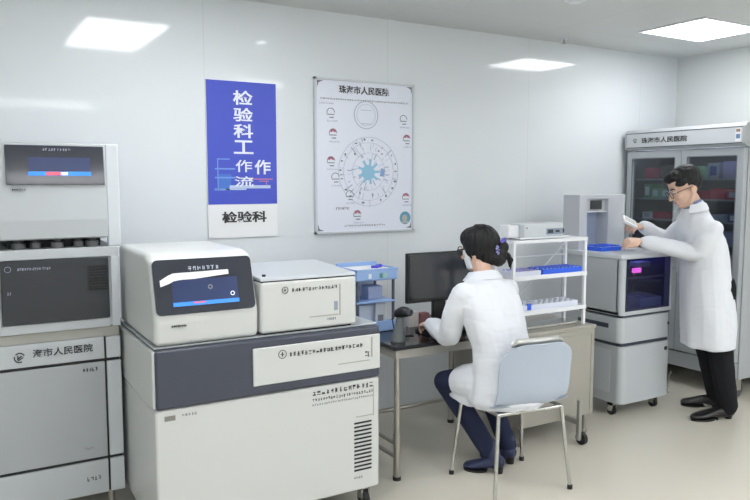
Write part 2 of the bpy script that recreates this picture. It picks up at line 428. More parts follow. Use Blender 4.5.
f = MB(); f.ring(c - V(.005, 0, .005), X_, Z_, 0.001, .052, .0012, seg=7)
for k in range(9):
    a = k * .7; p = c + (X_ * math.cos(a) + Z_ * math.sin(a)) * .055; f.quad(p, X_ * math.cos(a) + Z_ * math.sin(a), V(-math.sin(a), 0, math.cos(a)), .05, .016)
part('diagram_centre', f, mat('aqua_print', (146, 196, 222), rough=.5), t)
part('diagram_wedge', MB().quad(c + V(.1, 0, -.005), V(1, 0, -.2), V(.2, 0, 1), .03, .05), mat('slate_print', (140, 170, 212), rough=.5), t)
c = V(2.28, y, 1.94)
part('round_badge', MB().ring(c, X_, Z_, .083, .088).ring(c, X_, Z_, .066, .068).quad(c - Z_ * .055, X_, Z_, .07, .004).quad(c + Z_ * .03, X_, Z_, .08, .003), INKL, t)
pink = mat('rose_print', (186, 110, 130), rough=.5)
badges = [(2.03, 1.945, 0), (2.045, 1.82, 1), (2.03, 1.65, 1), (2.06, 1.55, 0), (2.16, 1.44, 0), (2.215, 1.315, 1), (2.56, 1.925, 0), (2.585, 1.80, 1), (2.58, 1.42, 1)]
for i, (bx, bz, col) in enumerate(badges):
    c = V(bx, y, bz)
    f = MB().ring(c, X_, Z_, .024, .028, a0=0, a1=PI * 1.1).quad(c - Z_ * .012, X_, Z_, .05, .005).quad(c + V(.006, 0, -.03), X_, Z_, .03, .006)
    part('small_drawing', f, INKG, t)
    if col: part('small_drawing', MB().ring(c + Z_ * .006, X_, Z_, .006, .02, a0=0, a1=PI), pink, t)
    scribble('small_print', (bx + .01, y, bz - .052), X_, Z_, .075, .012, 7, INKL, t, 20 + i)
c = V(2.575, y, 1.285)
part('round_logo', MB().ring(c, X_, Z_, .001, .042, .0012), mat('teal_print', (98, 160, 186), rough=.5), t)
part('round_logo', MB().ring(c + V(-.004, -.0015, .0), X_, Z_, .001, .02, .001).quad(c + V(0, -.0015, -.027), X_, Z_, .05, .012), mat('sand_print', (190, 180, 165), rough=.5), t)
f = MB()
for sx, sz in ((x0 + .03, z0 + .03), (x1 - .03, z0 + .03), (x0 + .03, z1 - .03), (x1 - .03, z1 - .03)):
    a = 1 if sx < 2.2 else -1; b = 1 if sz < 1.6 else -1
    f.prism([(sx - a * .012, sz - b * .012), (sx + a * .03, sz - b * .012), (sx - a * .002, sz), (sx - a * .012, sz + b * .03)], 'y', y - .001, y)
part('corner_ornament', f, INKG, t)

# ------------------------------------------------------------------ left tower: three stacked units
FY = 3.30
def caster(parent, x, y, r=.03, m=RUBBER):
    c = part('caster', MB().cyl((x - .012, y, r), (x + .012, y, r), r, seg=24), m, parent)
    part('caster_fork', MB().box(x - .022, x - .015, y - .02, y + .02, r, 2 * r + .02).box(x + .015, x + .022, y - .02, y + .02, r, 2 * r + .02).box(x - .022, x + .022, y - .02, y + .02, 2 * r + .008, 2 * r + .02), CHROME, c)
t = thing('storage_cabinet', 'tall pale grey cabinet with hospital name band at bottom of left tower', 'cabinet', (.38, 3.6, 0))
xl, xr = .08, .622
part('body', MB().box(xl, xr - .001, FY + .02, 3.95, .13, .838, .006), GREY2, t)
part('top_rim', MB().box(xl, xr, FY + .012, 3.95, .838, .883, .004), TRIMG, t)
part('shadow_gap', MB().box(xl + .006, xr - .004, FY + .012, FY + .0205, .132, .836), BLACK, t)
part('name_band', MB().box(xl + .004, .553, FY, FY + .02, .742, .838, .003), GREYP, t)
part('door', MB().box(xl + .004, .553, FY, FY + .02, .296, .728, .004), GREY2, t)
part('lower_panel', MB().box(xl + .004, .553, FY, FY + .02, .13, .282, .003), GREYP, t)
for a, b in ((.742, .838), (.296, .728), (.13, .282)): part('side_column', MB().box(.562, xr, FY, FY + .02, a, b, .003), COOLW, t)
text('lettering', '海市人民医院', (.385, FY - .001, .797), X_, Z_, .24, .036, INK, t, bold=.015)
e = V(.215, FY - .001, .786)
part('emblem', MB().ring(e, X_, Z_, .017, .022, a0=.4, a1=2.4).ring(e, X_, Z_, .017, .022, a0=2.8, a1=5.2).quad(e, V(1, 0, .8), V(-.8, 0, 1), .022, .006).quad(e + V(.004, 0, -.006), V(1, 0, .6), V(-.6, 0, 1), .026, .004).quad(e + V(-.006, 0, .003), Z_, -X_, .016, .005), INK, t)
scribble('small_print', (.49, FY - .001, .70), X_, Z_, .065, .019, 5, INK, t, 30)
scribble('small_print', (.475, FY - .001, .345), X_, Z_, .035, .013, 4, INKG, t, 31)
scribble('small_print', (.49, FY - .001, .205), X_, Z_, .062, .022, 4, INK, t, 32)
for xx in (xl + .05, xr - .05):
    for yy in (FY + .06, 3.9): part('levelling_foot', MB().cyl((xx, yy, .01), (xx, yy, .135), .016).cyl((xx, yy, 0), (xx, yy, .012), .025), STEEL, t)

t = thing('centrifuge', 'grey unit with dark vented front panel in middle of left tower', 'lab device', (.38, 3.6, .883))
part('body', MB().box(xl, xr + .004, FY + .012, 3.93, .884, 1.238, .005), COOLW, t)
part('front_panel', MB().box(.158, .582, FY - .006, FY + .012, .925, 1.194, .004), CHAR, t)
fr = MB()
fr.box(xl, xr + .004, FY, FY + .012, 1.196, 1.238, .002).box(xl, .154, FY, FY + .012, .884, 1.196, .002).box(.154, .582, FY, FY + .012, .884, .923, .002)
part('surround', fr, GREYP, t)
part('side_column', MB().box(.592, xr + .004, FY - .002, FY + .012, .884, 1.196, .002), COOLW, t)
f = MB()
for k in range(9): f.box(.496, .576, FY - .010, FY - .005, 1.05 + k * .0125, 1.0585 + k * .0125)
part('vent', f, BLACK, t)
scribble('small_print', (.285, FY - .007, 1.158), X_, Z_, .13, .013, 14, INKL, t, 33)
part('emblem', MB().ring((.186, FY - .0065, 1.16), X_, Z_, .011, .0125), INKL, t)
scribble('small_print', (.187, FY - .007, 1.06), X_, Z_, .016, .014, 2, INKL, t, 34)

t = thing('immunoassay_analyzer', 'pale grey analyzer with tilted dark screen on top of left tower', 'lab device', (.38, 3.6, 1.238))
ax, bx = .165, .585
part('body', MB().box(xl + .02, xr + .02, FY + .035, 3.9, 1.276, 1.685, .010), COOLW, t)
part('sample_slot', MB().box(ax + .03, .567, FY + .085, 3.8, 1.238, 1.277), DARK, t)
part('side_column', MB().box(bx + .004, xr + .022, FY + .02, FY + .05, 1.238, 1.684, .006), COOLW, t)
part('side_column', MB().box(xl + .02, ax - .004, FY + .02, FY + .05, 1.238, 1.684, .006), COOLW, t)
part('front_cover', MB().prism([(FY + .04, 1.275), (FY - .004, 1.282), (FY - .012, 1.36), (FY + .002, 1.68), (FY + .04, 1.684)], 'x', ax, bx, .004), GREYP, t)
s = part('screen', MB().prism([(FY - .011, 1.508), (FY - .017, 1.508), (FY - .003, 1.672), (FY + .003, 1.672)], 'x', ax + .03, bx - .008, .003), SCREEN, t)
uy = FY - .0155
part('display_bar', MB().quad((.40, uy, 1.555), X_, Z_, .245, .017), UIBLUE, s)
part('display_bar', MB().quad((.375, uy - .001, 1.555), X_, Z_, .06, .015), UIPINK, s)
part('display_bar', MB().quad((.415, uy - .001, 1.555), X_, Z_, .03, .012), UIWHITE, s)
part('display_area', MB().quad((.40, uy + .003, 1.595), X_, V(0, .085, 1), .24, .055, .002), UIDARK, s)
scribble('display_marks', (.39, uy + .008, 1.655), X_, Z_, .11, .012, 10, INKL, s, 35, .006)
scribble('display_marks', (.485, uy + .003, 1.576), X_, Z_, .06, .012, 4, UIBLUE, s, 36)
scribble('small_print', (.24, FY - .013, 1.489), X_, Z_, .055, .01, 6, INK, t, 37, .006)
for i, x in enumerate((.235, .30, .385, .47, .525)):
    b = thing('reagent_bottle', 'small dark grey capped bottle in the slot under the tower screen', 'bottle', (x, FY + .055, 1.238), 'bottles in the tower slot')
    part('bottle_body', MB().cyl((x, FY + .055, 1.239), (x, FY + .055, 1.262), .027 if i % 2 == 0 else .022), mat('smoky_bottle', (98, 99, 101), rough=.35), b)
    part('cap', MB().cyl((x, FY + .055, 1.262), (x, FY + .055, 1.274), .019), BLACK, b)

# ------------------------------------------------------------------ large floor analyzer
AX, BX, AY, BY = .645, 1.645, 2.78, 3.55
t = thing('chemistry_analyzer', 'large ivory floor analyzer with slate band around it, left of desk', 'lab device', (1.15, 3.15, 0))
part('lower_body', MB().box(AX, BX + .02, AY + .004, BY, .105, .626, .014, 4), OFFW, t)
part('slate_band', MB().box(AX + .004, BX + .018, AY - .004, BY - .01, .630, .866, .012, 3), NAVY, t)
part('side_cover', MB().box(AX - .006, AX + .02, AY + .010, BY - .01, .634, .862, .006), OFFW, t)
part('worktop', MB().box(AX + .008, BX + .022, AY + .03, BY, .8665, .874, .003), GREYP, t)
part('front_plate', MB().box(1.045, BX + .012, AY - .014, AY - .003, .672, .832, .005), OFFW, t)
part('right_cover', MB().box(BX + .012, BX + .026, AY + .012, BY - .03, .66, .832, .006), OFFW, t)
e = V(1.175, AY - .0145, .795)
part('emblem', MB().ring(e, X_, Z_, .016, .019).quad(e, X_, Z_, .016, .003, .003).quad(e, X_, Z_, .004, .02, .003), INK, t)
scribble('small_print', (1.385, AY - .0145, .79), X_, Z_, 0.36, .021, 20, INK, t, 40, .003)
scribble('small_print', (1.59, AY - .0145, .745), X_, Z_, .028, .03, 2, INKG, t, 41, .003)
part('recessed_line', MB().quad((1.612, AY - .0145, .775), X_, Z_, .007, .09, .002), TRIMG, t)
part('recessed_line', MB().quad((1.52, AY - .0145, .717), X_, Z_, .16, .004, .002), TRIMG, t)
scribble('small_print', (1.475, AY + .0035, .597), X_, Z_, .31, .025, 14, INK, t, 42)
scribble('small_print', (1.475, AY + .0035, .567), X_, Z_, .31, .015, 24, INK, t, 43)
scribble('small_print', (1.475, AY + .0035, .545), X_, Z_, .31, .011, 28, INKG, t, 44)
f = MB()
for k in range(13): f.box(1.53, 1.62, AY + .001, AY + .006, .20 + k * .0185, .2075 + k * .0185)
part('vent', f, DARK, t)
part('recessed_line', MB().quad((1.585, AY + .0035, .455), X_, Z_, .09, .004).quad((1.632, AY + .0035, .52), X_, Z_, .003, .14), TRIMG, t)
scribble('small_print', (1.55, AY + .0035, .17), X_, Z_, .05, .014, 4, INKG, t, 45)
part('badge', MB().quad((.702, AY + .003, .592), X_, Z_, .042, .02, .003), mat('badge_grey', (138, 136, 130), rough=.4), t)
scribble('small_print', (.78, AY + .0035, .597), X_, Z_, .062, .015, 5, INKG, t, 46)
for x in (AX + .08, BX - .035):
    for y in (AY + .06, BY - .08): caster(t, x, y, .04)
part('plinth', MB().box(AX + .06, BX - .06, AY + .1, BY - .05, .08, .107), DARK, t)

# benchtop analyzer on top
t = thing('benchtop_analyzer', 'white benchtop analyzer with sloped dark touchscreen on the floor analyzer', 'lab device', (.87, 3.1, .874))
xa, xb = .655, 1.085
part('body', MB().prism([(2.80, .876), (2.795, .985), (2.87, 1.215), (2.94, 1.235), (3.45, 1.235), (3.45, .876)], 'x', xa, xb, .024, 5), OFFW, t)
sd = V(0, 2.863 - 2.797, 1.212 - .99).normalized(); sc = V(.867, 2.829, 1.108)
nrm = X_.cross(sd)
s = MB(); s.box(-.203, .203, -.113, .108, -.004, .006, .02, 4, 'z')
rot = Matrix((X_, sd, nrm)).transposed().to_4x4(); s.bm.transform(Matrix.Translation(sc) @ rot)
scr = part('screen', s, SCREEN, t)
def onscr(u, v, h=.0065): return sc + X_ * u + sd * v + nrm * h
part('display_area', MB().quad(onscr(.0, -.028), X_, sd, .27, .105), UIDARK, scr)
part('display_bar', MB().quad(onscr(.0, -.074, .007), X_, sd, .27, .016, .002), UIBLUE, scr)
part('display_bar', MB().quad(onscr(-.03, -.071, .008), X_, sd, .05, .006, .002), UIPINK, scr)
part('display_mark', MB().ring(onscr(.11, -.045, .007), X_, sd, .006, .009), UIWHITE, scr)
part('display_mark', MB().ring(onscr(.02, -.012, .007), X_, sd, .005, .010), INKG, scr)
scribble('display_marks', onscr(0, .068), X_, sd, .13, .018, 7, INKL, scr, 47)
scribble('small_print', (.75, 2.7935, .955), X_, Z_, .06, .009, 8, INK, t, 48, .006)
s = MB()
def slip(a, b):
    x = -.18 + .28 * a; top = .050 + .004 * a - .10 * max(0, .16 - a); h = .028 + .03 * max(0, .3 - a) - .10 * max(0, .12 - a) - .018 * max(0, a - .5)
    return onscr(x, top - h * b - .012 * max(0, .2 - a) * 4, .011 + .004 * math.sin(a * 9) * b)
s.grid(slip, 16, 4, .0015)
solo('paper_slip', 'crumpled white paper slip stuck across the touchscreen of benchtop analyzer', 'paper', s, WHITE, loc=onscr(0, .04, .01))

# white boxed instrument
t = thing('hematology_analyzer', 'white box-shaped instrument with grey lid beside the touchscreen analyzer', 'lab device', (1.32, 3.05, .874))
xa, xb = 1.095, 1.553
part('body', MB().box(xa, xb, 2.80, 3.22, .882, 1.102, .014, 4), OFFW, t)
part('lid', MB().prism([(2.802, 1.104), (2.81, 1.118), (3.22, 1.138), (3.22, 1.104)], 'x', xa + .002, xb - .002, .005), GREYP, t)
part('lid_seam', MB().box(xa + .006, xb - .006, 2.806, 3.21, 1.096, 1.106), DARK, t)
part('lid_button', MB().cyl((1.13, 2.85, 1.119), (1.13, 2.85, 1.128), .008), DARK, t)
part('feet', MB().box(xa + .02, xb - .02, 2.82, 3.2, .874, .884), DARK, t)
e = V(1.205, 2.7995, 1.062)
part('emblem', MB().ring(e, X_, Z_, .012, .015).quad(e, X_, Z_, .014, .003, .002).quad(e, X_, Z_, .003, .016, .002), INK, t)
scribble('small_print', (1.345, 2.7995, 1.060), X_, Z_, .22, .017, 14, INK, t, 50, .002)
part('door_line', MB().quad((1.468, 2.7995, 1.0), X_, Z_, .006, .14, .002).quad((1.39, 2.7995, .935), X_, Z_, .14, .005, .002), TRIMG, t)
part('label_tag', MB().quad((1.448, 2.7995, .975), X_, Z_, .018, .04, .002), mat('tag_blue_grey', (150, 160, 178), rough=.5), t)
scribble('small_print', (1.425, 2.7995, .918), X_, Z_, .045, .012, 5, INKG, t, 51, .002)

# ------------------------------------------------------------------ desk
DZ = .70
t = thing('lab_desk', 'black-topped steel lab desk against the back wall under the monitor', 'desk', (2.3, 3.4, 0))
part('worktop', MB().box(1.868, 2.70, 2.975, 3.62, DZ - .02, DZ, .004), BLACKG, t)
part('frame', MB().box(1.88, 2.69, 2.985, 3.02, DZ - .065, DZ - .021).box(1.88, 2.69, 3.57, 3.6, DZ - .065, DZ - .021).box(1.88, 1.91, 3.02, 3.57, DZ - .065, DZ - .021).box(2.66, 2.69, 3.02, 3.57, DZ - .065, DZ - .021), STEELP, t)
for x, y in ((1.9, 3.005), (1.9, 3.585), (2.67, 3.585)):
    l = part('leg', MB().cyl((x, y, .25), (x, y, DZ - .02), .0165).cyl((x, y, .02), (x, y, .25), .019), STEEL, t)
    part('foot', MB().cyl((x, y, 0), (x, y, .02), .021), RUBBER, l)
part('stretcher', MB().tube([(1.9, 3.005, .19), (1.9, 3.585, .19)], .012).tube([(1.9, 3.005, .12), (1.9, 3.585, .12)], .012).tube([(1.9, 3.585, .155), (2.67, 3.585, .155)], .012), STEEL, t)

# blue rack on the desk
t = thing('supply_rack', 'light blue two-tier plastic stand on left end of black desk', 'rack', (1.98, 3.45, DZ))
xa, xb, ya, yb = 1.845, 2.11, 3.33, 3.57
part('tray', MB().box(xa, xb, ya, yb, DZ, DZ + .045, .008).box(xa, xb, ya, ya + .008, DZ + .04, DZ + .06, .002), LBLUE, t)
part('top_tray', MB().box(xa, xb, ya, yb, .985, 1.04, .01).box(xa, xb, ya, ya + .008, 1.035, 1.05, .002).box(xa, xa + .008, ya, yb, 1.035, 1.05, .002).box(xb - .008, xb, ya, yb, 1.035, 1.05, .002).box(xa, xb, yb - .01, yb, 1.03, 1.065, .003), LBLUE, t)
part('top_inset', MB().box(xa + .02, xb - .02, ya + .02, yb - .02, 1.038, 1.043), WHITE, t)
part('shelf', MB().box(xa + .012, xb - .012, ya + .008, yb - .01, .862, .872, .002), LBLUE, t)
for x, y in ((xa + .02, ya + .02), (xb - .02, ya + .02), (xa + .02, yb - .02), (xb - .02, yb - .02)):
    part('post', MB().box(x - .006, x + .006, y - .006, y + .006, DZ + .04, .99), mat('slate_post', (84, 88, 104), rough=.4), t)
part('back_panel', MB().box(xa + .03, xb - .03, yb - .022, yb - .016, DZ + .045, .984), mat('pale_ice_plastic', (206, 218, 236), rough=.4), t)
part('side_window', MB().box(xa + .004, xa + .008, ya + .03, yb - .03, DZ + .05, .98).box(xa + .03, xb - .03, yb - .014, yb - .01, DZ + .05, .98), ACRYL, t)
for i, (x, c) in enumerate(((1.93, mat('white_button', (225, 235, 240), rough=.4)), (2.0, mat('green_button', (90, 150, 130), rough=.4)), (2.028, mat('pale_green_button', (170, 205, 180), rough=.4)))):
    part('sticker', MB().quad((x, ya - .001, 1.012), X_, Z_, .018, .026), c, t)
solo('reagent_carton', 'small blue-grey carton on middle shelf of the light blue stand', 'carton', MB().box(1.96, 2.05, 3.40, 3.48, .873, .945, .003), mat('blue_grey_card', (160, 172, 204), rough=.5))
solo('reagent_carton', 'white carton with dark printed label in bottom of light blue stand', 'carton', MB().box(1.90, 2.06, 3.40, 3.52, DZ + .046, .845, .003), mat('white_card', (214, 222, 236), rough=.5))
t2 = thing('pipette_stand', 'grey pipette holder card standing inside the light blue stand', 'holder', (2.02, 3.37, DZ + .046))
part('card', MB().box(1.99, 2.055, 3.372, 3.378, DZ + .046, .86, .002), COOLW, t2)
part('print', MB().quad((2.022, 3.371, .77), X_, Z_, .035, .035), INKG, t2)
solo('purple_cap', 'purple cap lying on top of the light blue stand', 'cap', MB().cyl((2.02, 3.43, 1.0435), (2.02, 3.43, 1.055), .022).ell((2.05, 3.425, 1.055), (.015, .012, .01)), mat('purple_cap_plastic', (72, 70, 200), rough=.4))

# barcode scanner on its stand
t = thing('barcode_scanner', 'black barcode scanner head on grey tapered stand at front of desk', 'scanner', (1.985, 3.09, DZ))
part('stand', MB().loft([((1.955, 3.085, DZ + .001), (.042, 0, 0), (0, .034, 0)), ((1.957, 3.085, DZ + .02), (.040, 0, 0), (0, .032, 0)), ((1.968, 3.09, DZ + .08), (.024, 0, 0), (0, .018, 0)), ((1.972, 3.09, DZ + .125), (.022, 0, 0), (0, .017, 0))], 24), mat('grey_green_plastic', (92, 97, 98), rough=.45), t)
part('head', MB().limb([(1.965, 3.10, .842), (1.978, 3.075, .853), (1.985, 3.055, .855)], [.025, .030, .027], flat=.95), BLACK, t)
part('window', MB().ell((1.99, 3.026, .856), (.02, .006, .018)), SCREEN, t)
part('cable', MB().tube([(1.965, 3.12, .835), (1.975, 3.17, .80), (2.0, 3.18, .73), (2.05, 3.17, .704), (2.1, 3.16, .704)], .003, smooth=True), BLACK, t)

# monitor
t = thing('computer_monitor', 'black flat monitor on the desk in front of seated person', 'monitor', (2.42, 3.46, DZ))
part('bezel', MB().box(2.215, 2.72, 3.40, 3.425, .825, 1.115, .006), BLACK, t)
part('panel', MB().box(2.23, 2.705, 3.397, 3.401, .848, 1.103), mat('dark_display', (38, 41, 48), rough=.16, coat=.4), t)
part('back_shell', MB().box(2.26, 2.62, 3.425, 3.455, .86, 1.08, .012), BLACK, t)
part('neck', MB().box(2.42, 2.51, 3.43, 3.455, DZ + .01, .9, .004), BLACK, t)
part('foot', MB().cyl((2.465, 3.47, DZ), (2.465, 3.47, DZ + .012), .11, .105, 32), BLACK, t)
part('badge', MB().quad((2.55, 3.3985, .836), X_, Z_, .03, .006), INKG, t)
# keyboard, mouse, papers
t = thing('keyboard', 'black keyboard on desk in front of monitor', 'keyboard', (2.37, 3.19, DZ))
kb = MB().box(2.17, 2.60, 3.13, 3.25, DZ, DZ + .014, .004)
part('base', kb, BLACK, t)
f = MB()
for r in range(5):
    for c_ in range(16): f.box(2.18 + c_ * .026, 2.202 + c_ * .026, 3.138 + r * .022, 3.156 + r * .022, DZ + .014, DZ + .019)
part('keys', f, mat('key_grey', (50, 52, 56), rough=.5), t)
solo('mouse', 'black computer mouse on desk right of keyboard', 'mouse', MB().ell((2.66, 3.17, DZ + .012), (.028, .05, .018)), BLACK)
for i in range(4):
    solo('document', ['bottom white document under papers right of monitor neck', 'lower white document right of monitor neck', 'upper white document right of monitor neck', 'topmost white document right of monitor neck'][i], 'paper',
         MB().box(2.53 - i * .004, 2.68 + .004 * i, 3.27 + .004 * i, 3.35 + .004 * i, DZ + .001 + i * .016, DZ + .013 + i * .016, .001), WHITE if i % 2 else mat('beige_folder', (170, 165, 160), rough=.6), 'documents beside the monitor')
solo('carton', 'small reddish carton on desk left of monitor neck', 'carton', MB().box(2.27, 2.33, 3.34, 3.385, DZ, .775, .002), mat('dusty_red_card', (120, 78, 80), rough=.6))
solo('carton', 'small white carton on desk between scanner and monitor neck', 'carton', MB().box(2.20, 2.262, 3.35, 3.39, DZ, .79, .002), mat('cream_card', (196, 190, 188), rough=.6))

# ------------------------------------------------------------------ steel cabinet with wire rack
t = thing('steel_cabinet', 'stainless steel cabinet on casters under the white wire rack', 'cabinet', (3.0, 3.3, 0))
xa, xb, ya, yb = 2.715, 3.29, 2.985, 3.62
part('body', MB().box(xa, xb, ya, yb, .125, .65, .004), STEELP, t)
part('top', MB().box(xa - .004, xb + .003, ya - .006, yb, .651, .672, .003), STEELP, t)
part('door_seam', MB().box(xa + .01, xb - .03, ya - .0065, ya - .004, .618, .622).box(xb - .03, xb - .028, ya - .003, ya + .001, .13, .62), TRIMG, t)
part('caster_bracket', MB().box(3.055, 3.08, 2.87, 2.895, .03, .27, .006).box(3.06, 3.075, 2.89, 2.99, .12, .15), mat('satin_steel', (168, 168, 165), rough=.35, metal=.6), t)
part('caster', MB().cyl((3.082, 2.885, .036), (3.108, 2.885, .036), .036, seg=28), RUBBER, t)
part('caster_hub', MB().cyl((3.078, 2.885, .036), (3.112, 2.885, .036), .012), CHROME, t)
for x, y in ((xa + .04, yb - .05), (xb - .05, yb - .05), (xb - .03, ya + .04), (xa + .05, ya + .05)):
    part('foot', MB().cyl((x, y, 0), (x, y, .125), .012).cyl((x, y, 0), (x, y, .02), .02), STEEL, t)
solo('black_tray', 'flat black tray on steel cabinet at the right of seated person', 'tray', MB().box(2.50, 2.72, 3.03, 3.14, .7005, .715, .004), BLACK)
solo('steel_tray', 'low steel tray under the wire rack on the cabinet', 'tray', MB().box(2.80, 3.2, 3.05, 3.17, .672, .69, .004), CHROME)

t = thing('wire_rack', 'white metal three-level open rack standing on steel cabinet', 'rack', (2.97, 3.1, .672))
rx0, rx1, ry0, ry1 = 2.68, 3.235, 3.03, 3.19
for x in (rx0, rx1):
    for y in (ry0, ry1): part('post', MB().box(x - .009, x + .009, y - .009, y + .009, .673, 1.19, .002), WHITEM, t)
def shelf(z, lip):
    b = MB().box(rx0 - .01, rx1 + .01, ry0 - .01, ry1 + .01, z - .012, z, .002)
    b.box(rx0 - .01, rx1 + .01, ry0 - .012, ry0 - .008, z - .016, z + lip).box(rx0 - .01, rx1 + .01, ry1 + .008, ry1 + .012, z - .016, z + lip)
    b.box(rx0 - .012, rx0 - .008, ry0, ry1, z - .016, z + lip).box(rx1 + .008, rx1 + .012, ry0, ry1, z - .016, z + lip)
    return b
part('top_shelf', shelf(1.192, .004), WHITEM, t)
part('shelf', shelf(.985, .008), WHITEM, t)
part('shelf', shelf(.783, .008), WHITEM, t)
part('back_brace', MB().tube([(rx0, ry1 - .004, .70), (rx1, ry1 - .004, 1.16)], .004).tube([(rx0, ry1, 1.08), (rx1, ry1, 1.08)], .004), WHITEM, t)

t = thing('digital_controller', 'white flat instrument with small display on top of wire rack', 'lab device', (2.98, 3.2, 1.2))
part('body', MB().box(2.78, 3.08, 3.06, 3.18, 1.205, 1.283, .006), COOLW, t)
part('base', MB().box(2.745, 3.13, 3.05, 3.19, 1.197, 1.206, .003), WHITEM, t)
part('display', MB().quad((3.01, 3.0585, 1.236), X_, Z_, .12, .034, .003), mat('display_slate', (130, 145, 165), rough=.3), t)
part('display_digits', MB().quad((2.98, 3.0565, 1.236), X_, Z_, .04, .02, .002).quad((3.035, 3.0565, 1.236), X_, Z_, .03, .012, .002), INK, t)
part('knob', MB().cyl((3.08, 3.09, 1.235), (3.105, 3.09, 1.235), .017), BLACK, t)
part('indicator', MB().cyl((2.80, 3.0575, 1.26), (2.80, 3.062, 1.26), .004), INK, t)
part('side_box', MB().box(2.70, 2.779, 3.10, 3.18, 1.206, 1.275, .006), WHITEM, t)

def rack_block(name, label, cat, x0, x1, y0, y1, z, h, m, nx, ny, cap, group, tlabel, tubeh=.003, wall=None):
    t = thing(name, label, cat, ((x0 + x1) / 2, (y0 + y1) / 2, z))
    part('tray', MB().box(x0, x1, y0, y1, z, z + .008, .001), m, t)
    f = MB()
    for k in range(nx + 1): x = x0 + (x1 - x0) * k / nx; f.box(x - .0015, x + .0015, y0, y1, z + .008, z + h)
    for k in range(ny + 1): y = y0 + (y1 - y0) * k / ny; f.box(x0, x1, y - .0015, y + .0015, z + .008, z + h)
    part('cell_walls', f, wall or m, t)
    first = None
    for i in range(nx):
        for j in range(ny):
            x = x0 + (x1 - x0) * (i + .5) / nx; y = y0 + (y1 - y0) * (j + .5) / ny; r = min((x1 - x0) / nx, (y1 - y0) / ny) * .33
            if first is None:
                first = thing('sample_tube', tlabel, 'tube', (x, y, z + .009), group)
                part('tube_body', MB().cyl((x, y, z + .009), (x, y, z + h + tubeh * .4), r * .85, seg=10), WHITEM, first)
                part('cap', MB().cyl((x, y, z + h + tubeh * .4), (x, y, z + h + tubeh * 1.6), r, r * .9, seg=10), cap, first)
            else: dup(first, (x, y, z + .009))
CELL = mat('cell_white', (222, 226, 240), rough=.4)
rack_block('tube_rack', 'clear rack of purple-capped tubes on middle shelf of wire rack', 'tube rack', 2.70, 2.90, 3.045, 3.17, .985, .03, CELL, 8, 3, PURPLE, 'purple-capped tubes on the middle shelf', 'white tube with purple cap in clear rack on middle shelf')
rack_block('tube_rack', 'bright blue rack of blue-capped tubes on middle shelf of wire rack', 'tube rack', 2.915, 3.222, 3.042, 3.17, .985, .034, BLUE, 10, 3, BLUE, 'blue-capped tubes on the middle shelf', 'tube with blue cap in bright blue rack on middle shelf')
rack_block('tube_rack', 'white rack of white-capped tubes on lowest shelf of wire rack', 'tube rack', 2.72, 3.20, 3.045, 3.17, .783, .036, CELL, 11, 3, CELL, 'white-capped tubes on the lowest shelf', 'white-capped tube in white rack on lowest shelf', tubeh=.002)
solo('blue_clip', 'small blue clip on front of the white rack on the lowest shelf', 'clip', MB().box(2.80, 2.83, 3.042, 3.048, .79, .827, .001), BLUE)

# ------------------------------------------------------------------ sample-loading cart
t = thing('automation_cart', 'grey wheeled lab machine with glass chamber beside the standing man', 'lab device', (3.87, 3.45, 0))
cx0, cx1, cy0, cy1 = 3.60, 4.09, 3.06, 3.58
part('lower_body', MB().box(cx0 + .02, cx1 + .01, cy0, cy1, .098, .472, .045, 5, 'z'), GREYP, t)
part('middle_body', MB().box(cx0 + .005, cx1 + .002, cy0, cy1, .498, .66, .045, 5, 'z'), GREYP, t)
part('gap', MB().box(cx0 + .03, cx1 - .01, cy0 + .02, cy1 - .01, .46, .52).box(cx0 + .03, cx1 - .01, cy0 + .02, cy1 - .01, .65, .69), NAVY, t)
part('side_slot', MB().box(cx0 - .002 + .005, cx0 + .008, cy0 + .1, cy0 + .36, .585, .615), NAVY, t)
part('side_panel', MB().box(cx0 + .018, cx0 + .022, cy0 + .09, cy1 - .08, .16, .44, .002), COOLW, t)
part('lock', MB().box(4.03, 4.055, cy0 - .004, cy0 + .004, .41, .435, .002).box(4.055, 4.065, cy0 - .004, cy0 + .004, .58, .6, .001), BLACK, t)
ch = MB()                                      # chamber shell with open front window
ch.box(cx0, cx0 + .03, cy0 + .03, cy1, .68, 1.04, 0).box(cx1 - .02, cx1, cy0 + .03, cy1, .68, 1.04).box(cx0 + .02, cx1 - .01, cy1 - .02, cy1, .68, 1.04)
ch.box(cx0, cx1, cy0 + .01, cy1, .675, .70, .004)
ch.box(cx0, cx0 + .05, cy0, cy0 + .06, .68, 1.04, .02, 4, 'z').box(cx1 - .022, cx1, cy0, cy0 + .03, .68, 1.04, .006, 3, 'z')
ch.box(cx0 + .03, cx1 - .01, cy0, cy0 + .03, .675, .70, .003)
part('chamber_shell', ch, GREYP, t)
part('chamber_lining', MB().box(cx0 + .031, cx1 - .022, cy0 + .3, cy0 + .31, .70, 1.03).box(cx0 + .031, cx0 + .034, cy0 + .05, cy0 + .3, .70, 1.03).box(cx1 - .024, cx1 - .021, cy0 + .05, cy0 + .3, .70, 1.03), mat('indigo_lining', (62, 66, 120), rough=.4), t)
part('chamber_divider', MB().box(cx0 + .035, cx0 + .16, cy0 + .22, cy0 + .235, .70, 1.03), BLACK, t)
part('window', MB().box(cx0 + .045, cx1 - .02, cy0 + .004, cy0 + .008, .70, 1.032), SMOKE, t)
part('deck', MB().box(cx0 - .02, cx1 + .012, cy0 - .01, cy1, 1.035, 1.068, .01), COOLW, t)
tw = MB(); ty = 3.43; tx1 = cx1 - .045
tw.box(cx0, cx0 + .075, ty, cy1, 1.065, 1.435, .006).box(tx1 - .17, tx1, ty, cy1, 1.065, 1.435, .006).box(cx0 + .07, tx1 - .16, cy1 - .03, cy1, 1.065, 1.435).box(cx0 + .07, tx1 - .16, ty, cy1, 1.405, 1.434, .004).box(cx0 + .07, tx1 - .16, ty + .03, cy1, 1.32, 1.41)
